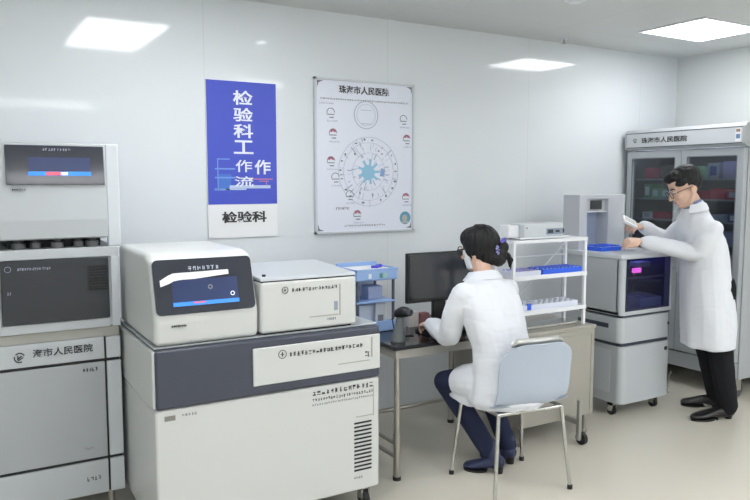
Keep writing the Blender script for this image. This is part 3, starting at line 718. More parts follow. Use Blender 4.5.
part('tower', tw, mat('tower_grey', (198, 202, 208), rough=.4), t)
part('tower_niche', MB().box(cx0 + .078, tx1 - .173, cy1 - .05, cy1 - .031, 1.068, 1.318), mat('niche_blue_grey', (176, 188, 212), rough=.4), t)
part('tower_display', MB().box(cx0 + .13, tx1 - .21, ty + .02, ty + .031, 1.335, 1.395, .003), CHAR, t)
part('tower_strip', MB().box(cx0 + .078, tx1 - .173, ty + .01, ty + .031, 1.315, 1.322, .002), WHITEM, t)
part('glow_strip', MB().box(cx0 + .06, cx1 - .04, cy0 + .16, cy0 + .18, 1.018, 1.028), mat('blue_led', (120, 130, 255), rough=.4, emit=(150, 155, 255), es=3), t)
part('chamber_frame', MB().box(3.68, 3.69, cy0 + .03, cy0 + .04, .70, .90).box(3.68, 4.06, cy0 + .03, cy0 + .04, .90, .912).box(3.95, 4.06, cy0 + .06, cy0 + .2, .86, .872), mat('frame_grey', (130, 132, 145), rough=.4), t)
part('chamber_arm', MB().box(3.90, 4.02, cy0 + .12, cy0 + .2, .955, .99, .006), mat('arm_grey', (190, 194, 205), rough=.4), t)
part('warning_lamp', MB().box(3.77, 3.84, cy0 + .05, cy0 + .07, .935, .965, .002), PINK, t)
part('indicator', MB().box(3.665, 3.70, cy0 + .05, cy0 + .07, .925, .955, .002), mat('dark_red_part', (140, 30, 70), rough=.4, emit=(170, 30, 80), es=.3), t)
for x, y in ((3.67, 3.17), (4.05, 3.15), (3.67, 3.50), (4.05, 3.50)): caster(t, x, y, .03)
solo('reagent_tray', 'slate blue reagent tray inside the glass chamber of the cart', 'tray', MB().box(3.84, 4.05, cy0 + .05, cy0 + .24, .701, .765, .006).box(3.86, 3.89, cy0 + .10, cy0 + .22, .765, .775).box(3.93, 4.02, cy0 + .10, cy0 + .22, .765, .775), mat('slate_blue', (160, 170, 210), rough=.4))
rack_block('tube_rack', 'bright blue rack of tubes on deck of the grey cart', 'tube rack', 3.635, 3.83, 3.27, 3.41, 1.068, .026, BLUE, 7, 5, BLUE, 'blue-capped tubes on the cart deck', 'tube with blue cap in blue rack on cart deck', tubeh=.006)
solo('tube_tray', 'white flat tray on the cart deck in front of the man\'s lower hand', 'tray', MB().box(3.845, 3.98, 3.16, 3.28, 1.068, 1.076, .002), WHITEM)
solo('drain_hose', 'loop of clear plastic tubing hanging at lower right side of cart', 'tubing', MB().tube([(4.105, 3.12, .26), (4.112, 3.10, .22), (4.12, 3.10, .12), (4.13, 3.09, .1), (4.14, 3.10, .14), (4.125, 3.09, .2), (4.14, 3.08, .24)], .006, smooth=True), glass('tube_clear', (225, 230, 230), .3, .05))

# ------------------------------------------------------------------ fridge
FX = 4.65
t = thing('display_fridge', 'tall grey two-door glass-front lab fridge against right wall', 'fridge', (4.95, 3.45, 0))
y0, y1 = 2.955, 3.945
FG = mat('fridge_grey', (176, 180, 183), rough=.35); FIN = mat('fridge_inner', (112, 118, 124), rough=.4)
b = MB()
b.box(FX + .05, 5.28, y0, y0 + .03, .135, 1.77, .004).box(FX + .05, 5.28, y1 - .03, y1, .135, 1.77, .004)
b.box(5.24, 5.28, y0 + .03, y1 - .03, .135, 1.77).box(FX + .05, 5.24, y0 + .0305, y1 - .0305, .137, .255)
part('body', b, FG, t)
part('lining', MB().box(5.22, 5.24, y0 + .031, y1 - .031, .256, 1.765).box(FX + .06, 5.22, y0 + .031, y0 + .036, .256, 1.765).box(FX + .06, 5.22, y1 - .036, y1 - .031, .256, 1.765).box(FX + .06, 5.22, y0 + .036, y1 - .036, .256, .262), FIN, t)
hd = part('header', MB().prism([(FX - .0, 1.765), (FX - .02, 1.775), (FX - .02, 1.90), (FX + .0, 1.925), (5.28, 1.925), (5.28, 1.765)], 'y', y0 - .012, y1 + .008, .006), FG, t)
part('header_groove', MB().box(FX - .022, FX - .018, y0 + .01, y1 - .012, 1.892, 1.897).box(FX - .022, FX - .018, y0 + .01, y1 - .012, 1.782, 1.788), mat('groove_grey', (88, 92, 96), rough=.5), hd)
part('header_panel', MB().box(FX - .0215, FX - .018, y0 + .012, y1 - .014, 1.79, 1.89), mat('header_pale', (206, 210, 214), rough=.3), hd)
fx = FX - .0225
text('lettering', '珠海市人民医院', (fx, 3.59, 1.838), -Y_, Z_, .40, .043, INK, hd, bold=.015)
e = V(fx, 3.85, 1.836)
part('emblem', MB().ring(e, -Y_, Z_, .015, .02, a0=.5, a1=3).ring(e, -Y_, Z_, .008, .013, a0=3, a1=6).quad(e, V(0, -1, .8), V(0, .8, 1), .02, .005), INK, hd)
part('energy_label', MB().box(fx - .001, fx, y0 + .02, y0 + .06, 1.795, 1.885), WHITE, hd)
part('energy_label', MB().box(fx - .002, fx - .001, y0 + .025, y0 + .055, 1.86, 1.88), mat('tan_ink', (150, 130, 110), rough=.5), hd)
part('energy_label', MB().box(fx - .002, fx - .001, y0 + .025, y0 + .055, 1.815, 1.845), mat('blue_ink', (110, 140, 180), rough=.5), hd)
ALU = mat('aluminium_frame', (180, 185, 189), rough=.3, metal=.3)
def fdoor(a, b, hinge):
    d = MB(); w_ = .052
    d.box(FX, FX + .045, a, a + w_, .26, 1.755, .005).box(FX, FX + .045, b - w_, b, .26, 1.755, .005)
    d.box(FX, FX + .045, a + w_ - .005, b - w_ + .005, 1.70, 1.755, .005).box(FX, FX + .045, a + w_ - .005, b - w_ + .005, .26, .36, .005)
    p = part('door', d, ALU, t)
    part('glass_pane', MB().box(FX + .02, FX + .026, a + w_ - .004, b - w_ + .004, .355, 1.705), FGLASS, p)
    g = MB(); q = .006
    g.box(FX - .001, FX + .004, a + w_ - q, a + w_, .36, 1.70).box(FX - .001, FX + .004, b - w_, b - w_ + q, .36, 1.70).box(FX - .001, FX + .004, a + w_, b - w_, 1.70, 1.706).box(FX - .001, FX + .004, a + w_, b - w_, .354, .36)
    part('gasket', g, mat('gasket_grey', (120, 124, 128), rough=.6), p)
    yy = b - .022 if hinge < 0 else a + .022
    part('handle', MB().box(FX - .03, FX - .018, yy - .008, yy + .008, .85, 1.25, .004).box(FX - .02, FX + .002, yy - .006, yy + .006, .87, .89).box(FX - .02, FX + .002, yy - .006, yy + .006, 1.21, 1.23), ALU, p)
fdoor(3.452, 3.940, 1); fdoor(2.960, 3.448, -1)
part('glow_strip', MB().box(FX + .055, FX + .065, y0 + .06, y1 - .06, 1.735, 1.745), mat('fridge_fill_glow', (240, 246, 255), rough=.5, emit=(235, 244, 255), es=7), t)  # glowing strip added to brighten the shelves and boxes inside
part('kick_panel', MB().box(FX + .01, FX + .05, y0 + .01, y1 - .01, .14, .25, .004), GREY2, t)
SH = [1.545, 1.395, 1.235, 1.075, .915, .755, .595, .435]
WIRE = mat('shelf_wire', (176, 182, 186), rough=.35, metal=.4)
for z in SH[:-1]:
    f = MB(); f.box(FX + .07, FX + .078, y0 + .04, y1 - .04, z - .012, z)
    for k in range(10): f.box(FX + .10 + k * .045, FX + .104 + k * .045, y0 + .04, y1 - .04, z - .006, z)
    for k in range(9): yy = y0 + .06 + k * .108; f.box(FX + .07, 5.2, yy, yy + .005, z - .009, z - .006)
    part('shelf', f, WIRE, t)
for x, y in ((FX + .09, y0 + .05), (FX + .09, y1 - .07), (5.2, y0 + .06), (5.2, y1 - .07)):
    c = part('caster', MB().cyl((x, y - .02, .062), (x, y + .02, .062), .062, seg=28), mat('dark_grey_wheel', (72, 74, 78), rough=.6), t)
    part('caster_fork', MB().box(x - .03, x + .03, y - .028, y - .022, .05, .136).box(x - .03, x + .03, y + .022, y + .028, .05, .136), STEEL, c)
PALEG = mat('pale_green_card', (160, 205, 168), rough=.5); GRC = mat('grey_card', (170, 178, 194), rough=.5); LILA = mat('lilac_card', (180, 172, 215), rough=.5)
PNK = mat('dusty_pink_card', (205, 100, 122), rough=.5); DKC = mat('dark_card', (60, 64, 70), rough=.6); WHC = mat('fridge_white_card', (232, 238, 240), rough=.5); BLC = mat('fridge_blue_card', (80, 100, 165), rough=.5)
def ybox(name, label, a, b, si, h, m, dx=0, dd=.16, win=None):
    z = SH[si] + .0005
    t = thing(name, label, 'box', (FX + .09 + dx, (a + b) / 2, z), 'boxes in the fridge')
    part('carton', MB().box(FX + .09 + dx, FX + .09 + dx + dd, a, b, z, z + h, .002), m, t)
    part('flap', MB().box(FX + .09 + dx, FX + .09 + dx + dd, (a + b) / 2 - .001, (a + b) / 2 + .001, z + h, z + h + .001), INKG, t)
    if win: part('label_panel', MB().box(FX + .088 + dx, FX + .09 + dx, a + (b - a) * .2, b - (b - a) * .2, z + h * .2, z + h * .8), win, t)
L1 = [
 (3.76, 3.84, 0, .085, PNK, 'dusty pink box on top shelf behind left fridge door', None),
 (3.52, 3.70, 0, .10, DKC, 'dark box on top shelf behind left fridge door', None),
 (3.78, 3.84, 1, .11, GREEN, 'tall green box at far left of second fridge shelf', WHC),
 (3.70, 3.77, 1, .075, PALEG, 'pale green box with white label on second fridge shelf, left door', WHC),
 (3.59, 3.69, 1, .075, PALEG, 'wider pale green box on second fridge shelf, left door', WHC),
 (3.50, 3.58, 1, .075, GREEN, 'green box beside door post on second fridge shelf, left door', None),
 (3.76, 3.85, 2, .05, WHC, 'low white box on third fridge shelf behind left door', GRC),
 (3.68, 3.75, 2, .055, RED, 'left red box on third fridge shelf behind left door', None),
 (3.58, 3.675, 2, .055, RED, 'right red box on third fridge shelf behind left door', None),
 (3.66, 3.84, 3, .09, DKC, 'dark box on fourth fridge shelf behind left door', None),
 (3.52, 3.64, 4, .08, GRC, 'grey box on fifth fridge shelf behind left door', None),
 (3.55, 3.80, 5, .08, DKC, 'dark box on sixth fridge shelf behind left door', None),
 (3.31, 3.38, 0, .09, PALEG, 'pale green box on top shelf behind right fridge door', None),
 (3.20, 3.29, 0, .11, GRC, 'grey box on top shelf behind right fridge door', BLC),
 (3.06, 3.17, 0, .12, LILA, 'lilac box on top shelf behind right fridge door', None),
 (3.27, 3.37, 1, .06, RED, 'red box nearest man\'s head on second fridge shelf, right door', None),
 (3.15, 3.26, 1, .08, RED, 'tall red box in middle of second fridge shelf, right door', None),
 (3.02, 3.14, 1, .065, RED, 'red box with pale label on second fridge shelf, right door', GRC),
 (3.02, 3.12, 2, .06, BLC, 'blue box with white label on third fridge shelf, right door', WHC),
 (3.14, 3.26, 2, .05, GRC, 'grey low box on third fridge shelf behind right door', None),
 (3.02, 3.16, 3, .09, LILA, 'lilac box on fourth fridge shelf behind right door', None),
 (3.02, 3.12, 4, .08, GRC, 'grey box on fifth fridge shelf behind right door', WHC),
 (3.03, 3.15, 5, .07, DKC, 'dark box on sixth fridge shelf behind right door', None),
]
for a, b, si, h, m, lab, win in L1: ybox('reagent_box', lab, a, b, si, h, m, win=win)

# ------------------------------------------------------------------ chair
t = thing('chair', 'pale blue-white plastic shell chair with steel tube legs under seated person', 'chair', (2.40, 2.72, 0))
th = math.radians(-6); CC = V(2.385, 2.70, 0)
def cp(x, y, z): return CC + V(x * math.cos(th) - y * math.sin(th), x * math.sin(th) + y * math.cos(th), z)
prof = [(.20, .425), (.18, .440), (.10, .443), (0, .438), (-.10, .436), (-.16, .445), (-.20, .475), (-.22, .53), (-.23, .62), (-.24, .70), (-.255, .765)]
def shell(u, v):
    k = u * (len(prof) - 1); i = min(int(k), len(prof) - 2); f = k - i
    a, b, c, d = [prof[max(0, min(len(prof) - 1, j))] for j in (i - 1, i, i + 1, i + 2)]
    cr = lambda p, q, r, s_: .5 * (2 * q + (r - p) * f + (2 * p - 5 * q + 4 * r - s_) * f * f + (3 * q - p - 3 * r + s_) * f ** 3)
    yy, zz = cr(a[0], b[0], c[0], d[0]), cr(a[1], b[1], c[1], d[1])
    e = abs(v - .5) * 2; half = .208
    if u > .85: half *= 1 - .22 * ((u - .85) / .15) ** 2.5
    if u < .08: half *= 1 - .12 * ((.08 - u) / .08) ** 2
    if u > .55: yy += .035 * e * e; zz -= .03 * (e ** 6) * max(0, (u - .85) / .15)
    else: zz += .012 * e * e
    return cp((v - .5) * 2 * half, yy, zz)
part('seat_shell', MB().grid(shell, 44, 24, .007), mat('blue_white_shell', (176, 186, 201), rough=.4), t)
def backbar(uu, v):
    x = (uu - .5) * .29; e = abs(uu - .5) * 2
    return cp(x, -.236 + .035 * (x / .208) ** 2 - .01 * math.sin(v * PI) + .016, .752 + .036 * v - .02 * v * max(0, e - .85) / .15)
part('back_rail', MB().grid(backbar, 24, 8, .006), mat('satin_steel', (168, 168, 165), rough=.35, metal=.6), t)
for sx, sy in ((-1, 1), (1, 1), (-1, -1), (1, -1)):
    top = cp(sx * .185, sy * .165, .418); bot = cp(sx * .222, sy * .20, .014)
    l = part('leg', MB().tube([top, bot], .0095, seg=14), CHROME, t)
    part('foot', MB().cyl(bot - Z_ * .013, bot + Z_ * .008, .013), RUBBER, l)
part('seat_frame', MB().tube([cp(-.185, .165, .418), cp(-.185, -.165, .418), cp(.185, -.165, .418), cp(.185, .165, .418), cp(-.185, .165, .418)], .0095, seg=12), CHROME, t)
# ------------------------------------------------------------------ people
def person(label, mb, loc, voxel=.0045):
    me = to_mesh(mb, loc, voxel, 3)
    o = link('person', me, SKIN, loc); o['label'] = label; o['category'] = 'person'
    return o
def frame_of(fwd, up):
    f = Vector(fwd).normalized(); u = Vector(up); u = (u - f * u.dot(f)).normalized(); s = f.cross(u)   # s = right hand side
    return f, u, s
def head(mb, c, f, u, s, k=1.0):
    c = Vector(c); R = Matrix((s, f, u)).transposed()
    P = lambda a, b, d: c + s * a * k + f * b * k + u * d * k
    mb.ell(P(0, -.008, .032), (.074 * k, .094 * k, .088 * k), R)          # skull
    mb.ell(P(0, .022, -.030), (.060 * k, .068 * k, .080 * k), R)          # face
    mb.ell(P(0, .030, .045), (.062 * k, .060 * k, .055 * k), R)           # forehead
    mb.ell(P(0, .055, -.088), (.032 * k, .032 * k, .024 * k), R)          # chin
    for q in (-1, 1):
        mb.limb([P(q * .058, -.005, -.045), P(q * .045, .025, -.085), P(q * .015, .06, -.098)], [.018 * k, .018 * k, .015 * k])  # jaw
        mb.ell(P(q * .035, .066, -.022), (.022 * k, .02 * k, .018 * k), R)   # cheek
        mb.ell(P(q * .031, .078, .022), (.024 * k, .012 * k, .008 * k), R)   # brow
        e = MB.ell
        mb.ell(P(q * .077, -.012, -.018), (.007 * k, .017 * k, .029 * k), R) # ear
        mb.ell(P(q * .079, -.016, -.004), (.009 * k, .014 * k, .014 * k), R)
    mb.limb([P(0, .085, .012), P(0, .100, -.010), P(0, .110, -.030)], [.008 * k, .010 * k, .013 * k])   # nose
    for q in (-1, 1): mb.ell(P(q * .011, .098, -.034), (.008 * k, .009 * k, .007 * k), R)
    mb.ell(P(0, .088, -.056), (.022 * k, .008 * k, .006 * k), R)          # lips
    mb.ell(P(0, .085, -.067), (.019 * k, .008 * k, .006 * k), R)
    return P
def hand(mb, wrist, fwd, back, thumb, curl=(25, 35, 25), k=1.0, spread=.02, tcurl=20):
    """wrist point, pointing direction, back-of-hand normal, thumb = +1/-1 side"""
    w0 = Vector(wrist); f = Vector(fwd).normalized(); n = Vector(back); n = (n - f * n.dot(f)).normalized(); s = f.cross(n) * thumb
    mb.loft([(w0 - f * .03 * k, s * .024 * k, n * .018 * k), (w0, s * .026 * k, n * .018 * k), (w0 + f * .03 * k, s * .036 * k, n * .017 * k),
             (w0 + f * .065 * k, s * .041 * k, n * .015 * k), (w0 + f * .088 * k, s * .038 * k, n * .011 * k), (w0 + f * .094 * k, s * .03 * k, n * .006 * k)], 18)
    L = [.072, .080, .074, .058]
    for i in range(4):
        off = (.030 - i * .0198) * k
        b = w0 + f * (.080 - abs(i - 1.2) * .003) * k + s * off
        a = 0; d0 = (f + s * (1.3 - i) * spread * 2).normalized(); pts = [b - f * .02 * k, b]; p = b
        for j, (seg, cu) in enumerate(zip((.45, .3, .25), curl)):
            a += math.radians(cu + i * 3); d = d0 * math.cos(a) - n * math.sin(a); p = p + d * L[i] * seg * k; pts.append(p)
        mb.limb(pts, [.0095 * k, .0092 * k, .0085 * k, .008 * k, .0068 * k], seg=10, sub=3)
    tb = w0 + f * .022 * k + s * .024 * k; a = math.radians(tcurl)
    d1 = (f * .75 + s * .65 - n * .25).normalized(); d2 = (f * .95 + s * .15 - n * .35 - s * math.sin(a) * .5).normalized()
    mb.limb([tb - s * .012 * k, tb + d1 * .032 * k, tb + d1 * .032 * k + d2 * .03 * k, tb + d1 * .032 * k + d2 * .054 * k], [.014 * k, .012 * k, .0105 * k, .008 * k], seg=10, sub=3)
def folds(amp, freq, seed, stretch=(1, 1, .45)):
    o = Vector((seed * 7.3, seed * 3.1, seed * 1.7))
    def d(p, n):
        q = Vector((p.x * stretch[0], p.y * stretch[1], p.z * stretch[2])) * freq + o
        a = noise.noise(q); b = noise.noise(Vector((q.x * 2.2, q.y * 2.2, q.z * 1.4)) + Vector((5, 5, 5))); c = noise.noise(Vector((p.x * .6, p.y * .6, p.z * 1.6)) * freq * 1.3 + o)
        return amp * (a * .7 + b * .45 - max(0, 1 - abs(c) * 4) * .16)
    return d
def strands(amp, f_, u_, seed=1):
    def d(p, n): return amp * noise.noise(Vector((p.x * 60, p.y * 60, p.z * 14)) + Vector((seed, 0, 0)))
    return d
Z3 = (0, 0, 1)

# --- seated person at the monitor
sx = V(.985, .17, 0).normalized(); sy = V(-.17, .985, 0).normalized()       # shoulder axis (towards right hand), facing
def T(cx, cy, z, hw, hd): return ((cx, cy, z), sx * hw, sy * hd)
WB = MB()
WB.loft([T(2.335, 2.70, .47, .15, .12), T(2.33, 2.69, .58, .15, .11), T(2.315, 2.71, .72, .125, .09), T(2.30, 2.75, .87, .145, .095), T(2.295, 2.78, .96, .15, .08), T(2.295, 2.80, 1.01, .09, .06)])
hc = V(2.305, 2.868, 1.175); f, u, s = frame_of((-.33, .93, -.16), (-.05, .15, 1))
WB.limb([(2.295, 2.80, .99), (2.298, 2.82, 1.06), (2.302, 2.85, 1.12)], [.055, .050, .05])
PW = head(WB, hc, f, u, s, .92)
shL, shR = V(2.125, 2.775, .975), V(2.465, 2.815, .975)
elL, elR = V(2.125, 2.87, .757), V(2.51, 2.90, .77)
wrL, wrR = V(2.165, 3.075, .765), V(2.44, 3.09, .745)
WB.limb([shL, elL, wrL], [.04, .036, .026], sub=5, smooth=False); WB.limb([shR, elR, wrR], [.04, .036, .026], smooth=False)
hand(WB, wrL + V(.003, .012, .002), (.12, .9, -.12), (-.15, .1, 1), 1, (28, 30, 20), .95)
hand(WB, wrR + V(-.003, .012, 0), (-.15, .9, -.1), (.1, .1, 1), -1, (28, 30, 20), .95)
hipL, hipR = V(2.25, 2.70, .53), V(2.43, 2.72, .53)
knL, knR = V(2.195, 3.00, .475), V(2.46, 3.03, .475)
anL, anR = V(2.395, 2.865, .10), V(2.545, 2.90, .10)
for a, b, c in ((hipL, knL, anL), (hipR, knR, anR)): WB.limb([a, b], [.065, .05]); WB.limb([b, c], [.05, .035])
W = person('person with tied black hair, white coat and face mask, seated typing at the monitor', WB, (2.34, 2.72, 0))
# coat
c = MB()
c.loft([T(2.355, 2.70, .425, .205, .18), T(2.35, 2.69, .455, .215, .185), T(2.345, 2.68, .52, .205, .168), T(2.33, 2.685, .60, .180, .142), T(2.315, 2.70, .70, .163, .125), T(2.305, 2.73, .82, .180, .130),
        T(2.298, 2.765, .92, .195, .122), T(2.295, 2.785, .98, .186, .105), T(2.295, 2.80, 1.02, .145, .088), T(2.296, 2.812, 1.043, .098, .074), T(2.298, 2.822, 1.062, .066, .058)], 28)
c.limb([shL + V(.02, 0, -.01), shL * .5 + elL * .5 + V(-.015, 0, 0), elL, elL * .45 + wrL * .55 + V(0, 0, -.004), wrL], [.068, .058, .054, .050, .042], seg=18)
c.limb([shR + V(-.02, 0, -.01), shR * .5 + elR * .5, elR, elR * .45 + wrR * .55, wrR], [.068, .058, .054, .05, .042], seg=18)
c.limb([hipL, hipL * .7 + knL * .3, hipL * .45 + knL * .55], [.105, .10, .088], seg=18)
c.limb([hipR, hipR * .45 + knR * .55 + V(0, 0, .005), hipR * .3 + knR * .7], [.105, .092, .083], seg=18)
c.loft([((2.19, 2.82, .415), (.045, 0, 0), (0, .13, 0)), ((2.20, 2.82, .47), (.05, 0, 0), (0, .14, 0)), ((2.22, 2.82, .54), (.05, 0, 0), (0, .13, 0))], 18)
part('lab_coat', c, COAT, W, 'white long-sleeved lab coat draped over the seat', voxel=.006, smooth_it=5, disp=folds(.012, 9, 1))
c = MB()       # turned-down collar
def coll(uu, v):
    a = -PI * .78 + uu * PI * 1.56 - PI / 2
    r = .066 + .030 * v; z = 1.085 - .042 * v - .025 * (math.sin(a) * .5 + .5)
    return V(2.299, 2.828, z) + sx * math.cos(a) * r * 1.08 + sy * math.sin(a) * r
c.grid(coll, 30, 5, .005)
part('collar', c, COAT, W)
c = MB()
c.limb([hipL, hipL * .3 + knL * .7, knL], [.082, .068, .059], seg=16); c.limb([knL, knL * .4 + anL * .6, anL], [.059, .054, .05], seg=16)
c.limb([hipR, hipR * .3 + knR * .7, knR], [.082, .068, .059], seg=16); c.limb([knR, knR * .4 + anR * .6, anR], [.059, .054, .05], seg=16)
part('trousers', c, NAVYC, W, 'dark navy trousers', voxel=.007, smooth_it=3, disp=folds(.003, 14, 2))
SHOE = mat('navy_leather', (38, 45, 78), rough=.45)
def shoe(parent, heel, toe, an, m, hh=.045, ankle=.10, k=1.0):
    heel, toe = Vector(heel), Vector(toe); d = (toe - heel).normalized(); sd = V(-d.y, d.x, 0); L = (toe - heel).length
    c = MB(); r = []
    for t_, hw, z0_, z1_ in ((0, .024, hh * .9, .085), (.06, .032, hh * .8, .09), (.25, .034, hh * .55, .088), (.45, .036, .022, .078), (.65, .042, .013, .062), (.82, .042, .012, .05), (.94, .032, .012, .042), (1, .014, .014, .032)):
        p = heel + d * L * t_; zc = (z0_ + z1_) / 2
        r.append((V(p.x, p.y, zc), sd * hw * k, Z_ * (z1_ - z0_) / 2))
    c.loft(r, 18)
    if ankle: c.limb([V(heel.x, heel.y, .055) + d * .045, Vector(an)], [.036, .042], seg=16)
    o = part('shoe', c, m, parent, voxel=.005, smooth_it=4)
    q = MB()
    q.loft([((heel + d * .03).to_tuple()[:2] + (.001,), d * .022, sd * .02), ((heel + d * .032).to_tuple()[:2] + (hh + .008,), d * .03, sd * .028)], 14)
    q.loft([(heel + d * L * .42 + Z_ * .001, d * .001, sd * .03), (heel + d * L * .42 + Z_ * .014, d * .002, sd * .034)], 8)
    q.loft([(heel + d * L * .71 + Z_ * .001, d * L * .28, sd * .038 * k), (heel + d * L * .71 + Z_ * .014, d * L * .29, sd * .041 * k)], 24)
    part('shoe_sole', q, BLACK, o)
shoe(W, (2.425, 2.785, 0), (2.28, 2.945, 0), anL + V(0, 0, .03), SHOE)
shoe(W, (2.555, 2.85, 0), (2.48, 3.05, 0), anR + V(0, 0, .03), SHOE)
# hair
R = Matrix((s, f, u)).transposed()
c = MB()
c.ell(PW(0, -.020, .040), (.087, .100, .095), R); c.ell(PW(0, -.045, .0), (.070, .066, .078), R); c.ell(PW(0, .02, .070), (.072, .075, .06), R)
for q in (-1, 1): c.ell(PW(q * .060, -.012, .010), (.028, .055, .055), R)
c.limb([PW(0, -.05, -.03), PW(.012, -.09, -.05), PW(.02, -.10, -.06)], [.06, .045, .04])
part('hair', c, HAIR, W, 'black hair pinned up at the back', voxel=.005, smooth_it=4, disp=strands(.004, f, u))
c = MB()
c.ell(PW(.030, -.108, -.03), (.040, .036, .046), R); c.ell(PW(.05, -.12, -.0), (.034, .03, .035), R)
rnd = random.Random(4)
for k in range(16):
    a = rnd.uniform(-.5, .9); p = PW(.045 + .02 * math.cos(a), -.125, -.04 + .02 * math.sin(a))
    c.limb([p, p + s * rnd.uniform(.012, .03) - u * rnd.uniform(.02, .045) - f * rnd.uniform(0, .02), p + s * rnd.uniform(.02, .035) - u * rnd.uniform(.05, .075)], [.010, .007, .002], seg=6, sub=3)
part('hair_bun', c, HAIR, W, disp=strands(.003, f, u, 3))
cl = MB(); rnd = random.Random(8)
VIO = mat('violet_clip', (92, 78, 180), rough=.25)
for k in range(9):
    a = k / 9 * 2 * PI; cl.ell(PW(.045 + .015 * math.cos(a), -.135, .032 + .013 * math.sin(a)), (.009, .006, .006), u=10, v=6)
cl.limb([PW(.02, -.13, .03), PW(.05, -.14, .035), PW(.075, -.12, .03)], [.005, .007, .004], seg=8)
part('hair_clip', cl, VIO, W, 'violet hair clip above the bun')
cl = MB()
for k in range(7):
    a = k / 7 * 2 * PI; cl.ell(PW(-.012 + .011 * math.cos(a), -.125, -.012 + .02 * math.sin(a)), (.006, .006, .006), u=10, v=6)
part('hair_clip', cl, mat('lilac_clip', (150, 150, 205), rough=.25), W, 'pale lilac hair clip beside the bun')
# mask and glasses
c = MB()
def maskf(uu, v):
    a = (uu - .5) * 2 * 1.25; zz = .010 - .105 * v
    r = .093 + .014 * math.cos(a * 1.2) * (1 - abs(v - .35)) ; 
    return PW(math.sin(a) * .074, math.cos(a) * r - .004 - .012 * v, zz - .0)
c.grid(maskf, 24, 12, .003)
part('face_mask', c, mat('mask_fabric', (222, 228, 232), rough=.85), W, 'white face mask')
c = MB()
for q in (-1, 1):
    c.tube([PW(q * .079, -.02, .012), PW(q * .078, .04, .016), PW(q * .066, .098, .014)], .003, seg=8)
    c.ring(PW(q * .034, .103, .006), s, u, .022, .026, .004)
c.tube([PW(-.01, .105, .010), PW(.01, .105, .010)], .002, seg=8)
part('glasses', c, BLACK, W, 'dark-framed glasses')
c = MB()
for q in (-1, 1): c.ell(PW(q * .031, .083, .004), (.011, .011, .009), u=12, v=8)
part('eye', c, DARK, W)

# --- standing person at the cart
my = V(-.95, .31, 0).normalized(); mx = V(.31, .95, 0).normalized()        # facing, shoulder axis (towards right hand)
def M_(cx, cy, z, hw, hd): return ((cx, cy, z), mx * hw, my * hd)
B = MB()
B.loft([M_(4.17, 2.85, .80, .14, .10), M_(4.16, 2.85, .92, .14, .10), M_(4.12, 2.85, 1.02, .12, .085), M_(4.08, 2.855, 1.12, .135, .085), M_(4.045, 2.86, 1.20, .13, .075), M_(4.025, 2.865, 1.27, .08, .05)])
mc = V(3.955, 2.895, 1.487); f, u, s = frame_of((-.74, .46, -.42), (-.28, .15, 1))
B.limb([(4.04, 2.868, 1.27), (4.022, 2.872, 1.34), (3.985, 2.885, 1.42)], [.055, .056, .055])
PM = head(B, mc, f, u, s, 1.02)
sN, sF = V(3.99, 2.71, 1.24), V(4.10, 3.02, 1.24)
eN, eF = V(3.96, 2.81, 1.085), V(4.16, 3.15, 1.125)
wN, wF = V(3.772, 3.045, 1.140), V(3.955, 3.20, 1.222)
for a, b, d in ((sN, eN, wN), (sF, eF, wF)): a = a * .7 + V(4.04, 2.86, 1.20) * .3; B.limb([a, b], [.026, .032]); B.limb([b, d], [.032, .028])
hand(B, wN + V(-.012, .012, .006), (-.93, .36, .05), (-.1, -.45, 1), -1, (24, 34, 22), .95, tcurl=30)
hand(B, wF + V(-.008, 0, .002), (-.92, .05, .12), (.15, -.5, .85), 1, (35, 40, 30), .95, tcurl=10)
hN, hF = V(4.16, 2.765, .86), V(4.20, 2.94, .86)
kN, kF = V(4.185, 2.765, .47), V(4.28, 2.93, .47)
aN, aF = V(4.245, 2.735, .095), V(4.40, 2.915, .095)
for a, b, d in ((hN, kN, aN), (hF, kF, aF)): B.limb([a, b], [.08, .056]); B.limb([b, d], [.055, .038])
G = person('standing person with short black hair and glasses, white knee-length coat, leaning over the cart', B, (4.25, 2.85, 0))
c = MB()
c.loft([M_(4.175, 2.845, .465, .180, .150), M_(4.175, 2.845, .475, .188, .155), M_(4.165, 2.845, .62, .190, .158), M_(4.14, 2.845, .80, .182, .148), M_(4.12, 2.85, .95, .172, .136), M_(4.095, 2.85, 1.07, .178, .130),
        M_(4.065, 2.855, 1.17, .186, .120), M_(4.04, 2.86, 1.24, .180, .102), M_(4.025, 2.865, 1.29, .145, .086), M_(4.02, 2.868, 1.33, .100, .074), M_(4.02, 2.872, 1.365, .068, .066)], 28)
c.limb([sN + V(.02, .02, -.01), sN * .5 + eN * .5 + V(0, -.005, 0), eN, eN * .45 + wN * .55 + V(0, 0, .002), wN + V(.01, -.01, 0)], [.062, .062, .058, .052, .044], seg=18)
c.limb([sF + V(.01, -.02, -.01), sF * .5 + eF * .5, eF, eF * .45 + wF * .55, wF + V(.01, 0, 0)], [.070, .063, .056, .050, .043], seg=18)
part('lab_coat', c, COAT, G, 'white knee-length lab coat', voxel=.006, smooth_it=5, disp=folds(.011, 8, 4))
c = MB()
def coll2(uu, v):
    a = -PI * .74 + uu * PI * 1.48 - PI / 2
    r = .074 + .024 * v; z = 1.408 - .05 * v - .035 * (math.sin(a) * .5 + .5)
    return V(4.012, 2.873, z) + mx * math.cos(a) * r * 1.05 + my * math.sin(a) * r + my * (.03 if z > 1.39 else .015)
c.grid(coll2, 30, 5, .005)
part('collar', c, COAT, G)
c = MB().limb([(4.025, 2.872, 1.32), (4.012, 2.876, 1.365), (4.00, 2.88, 1.385)], [.066, .063, .060], seg=20)
part('shirt', c, mat('blue_grey_shirt', (120, 132, 168), rough=.85), G, 'blue-grey shirt under the coat')
c = MB().quad(V(4.12, 2.655, .86), V(-.95, .31, 0), Z_, .13, .005, .004)
c = MB()
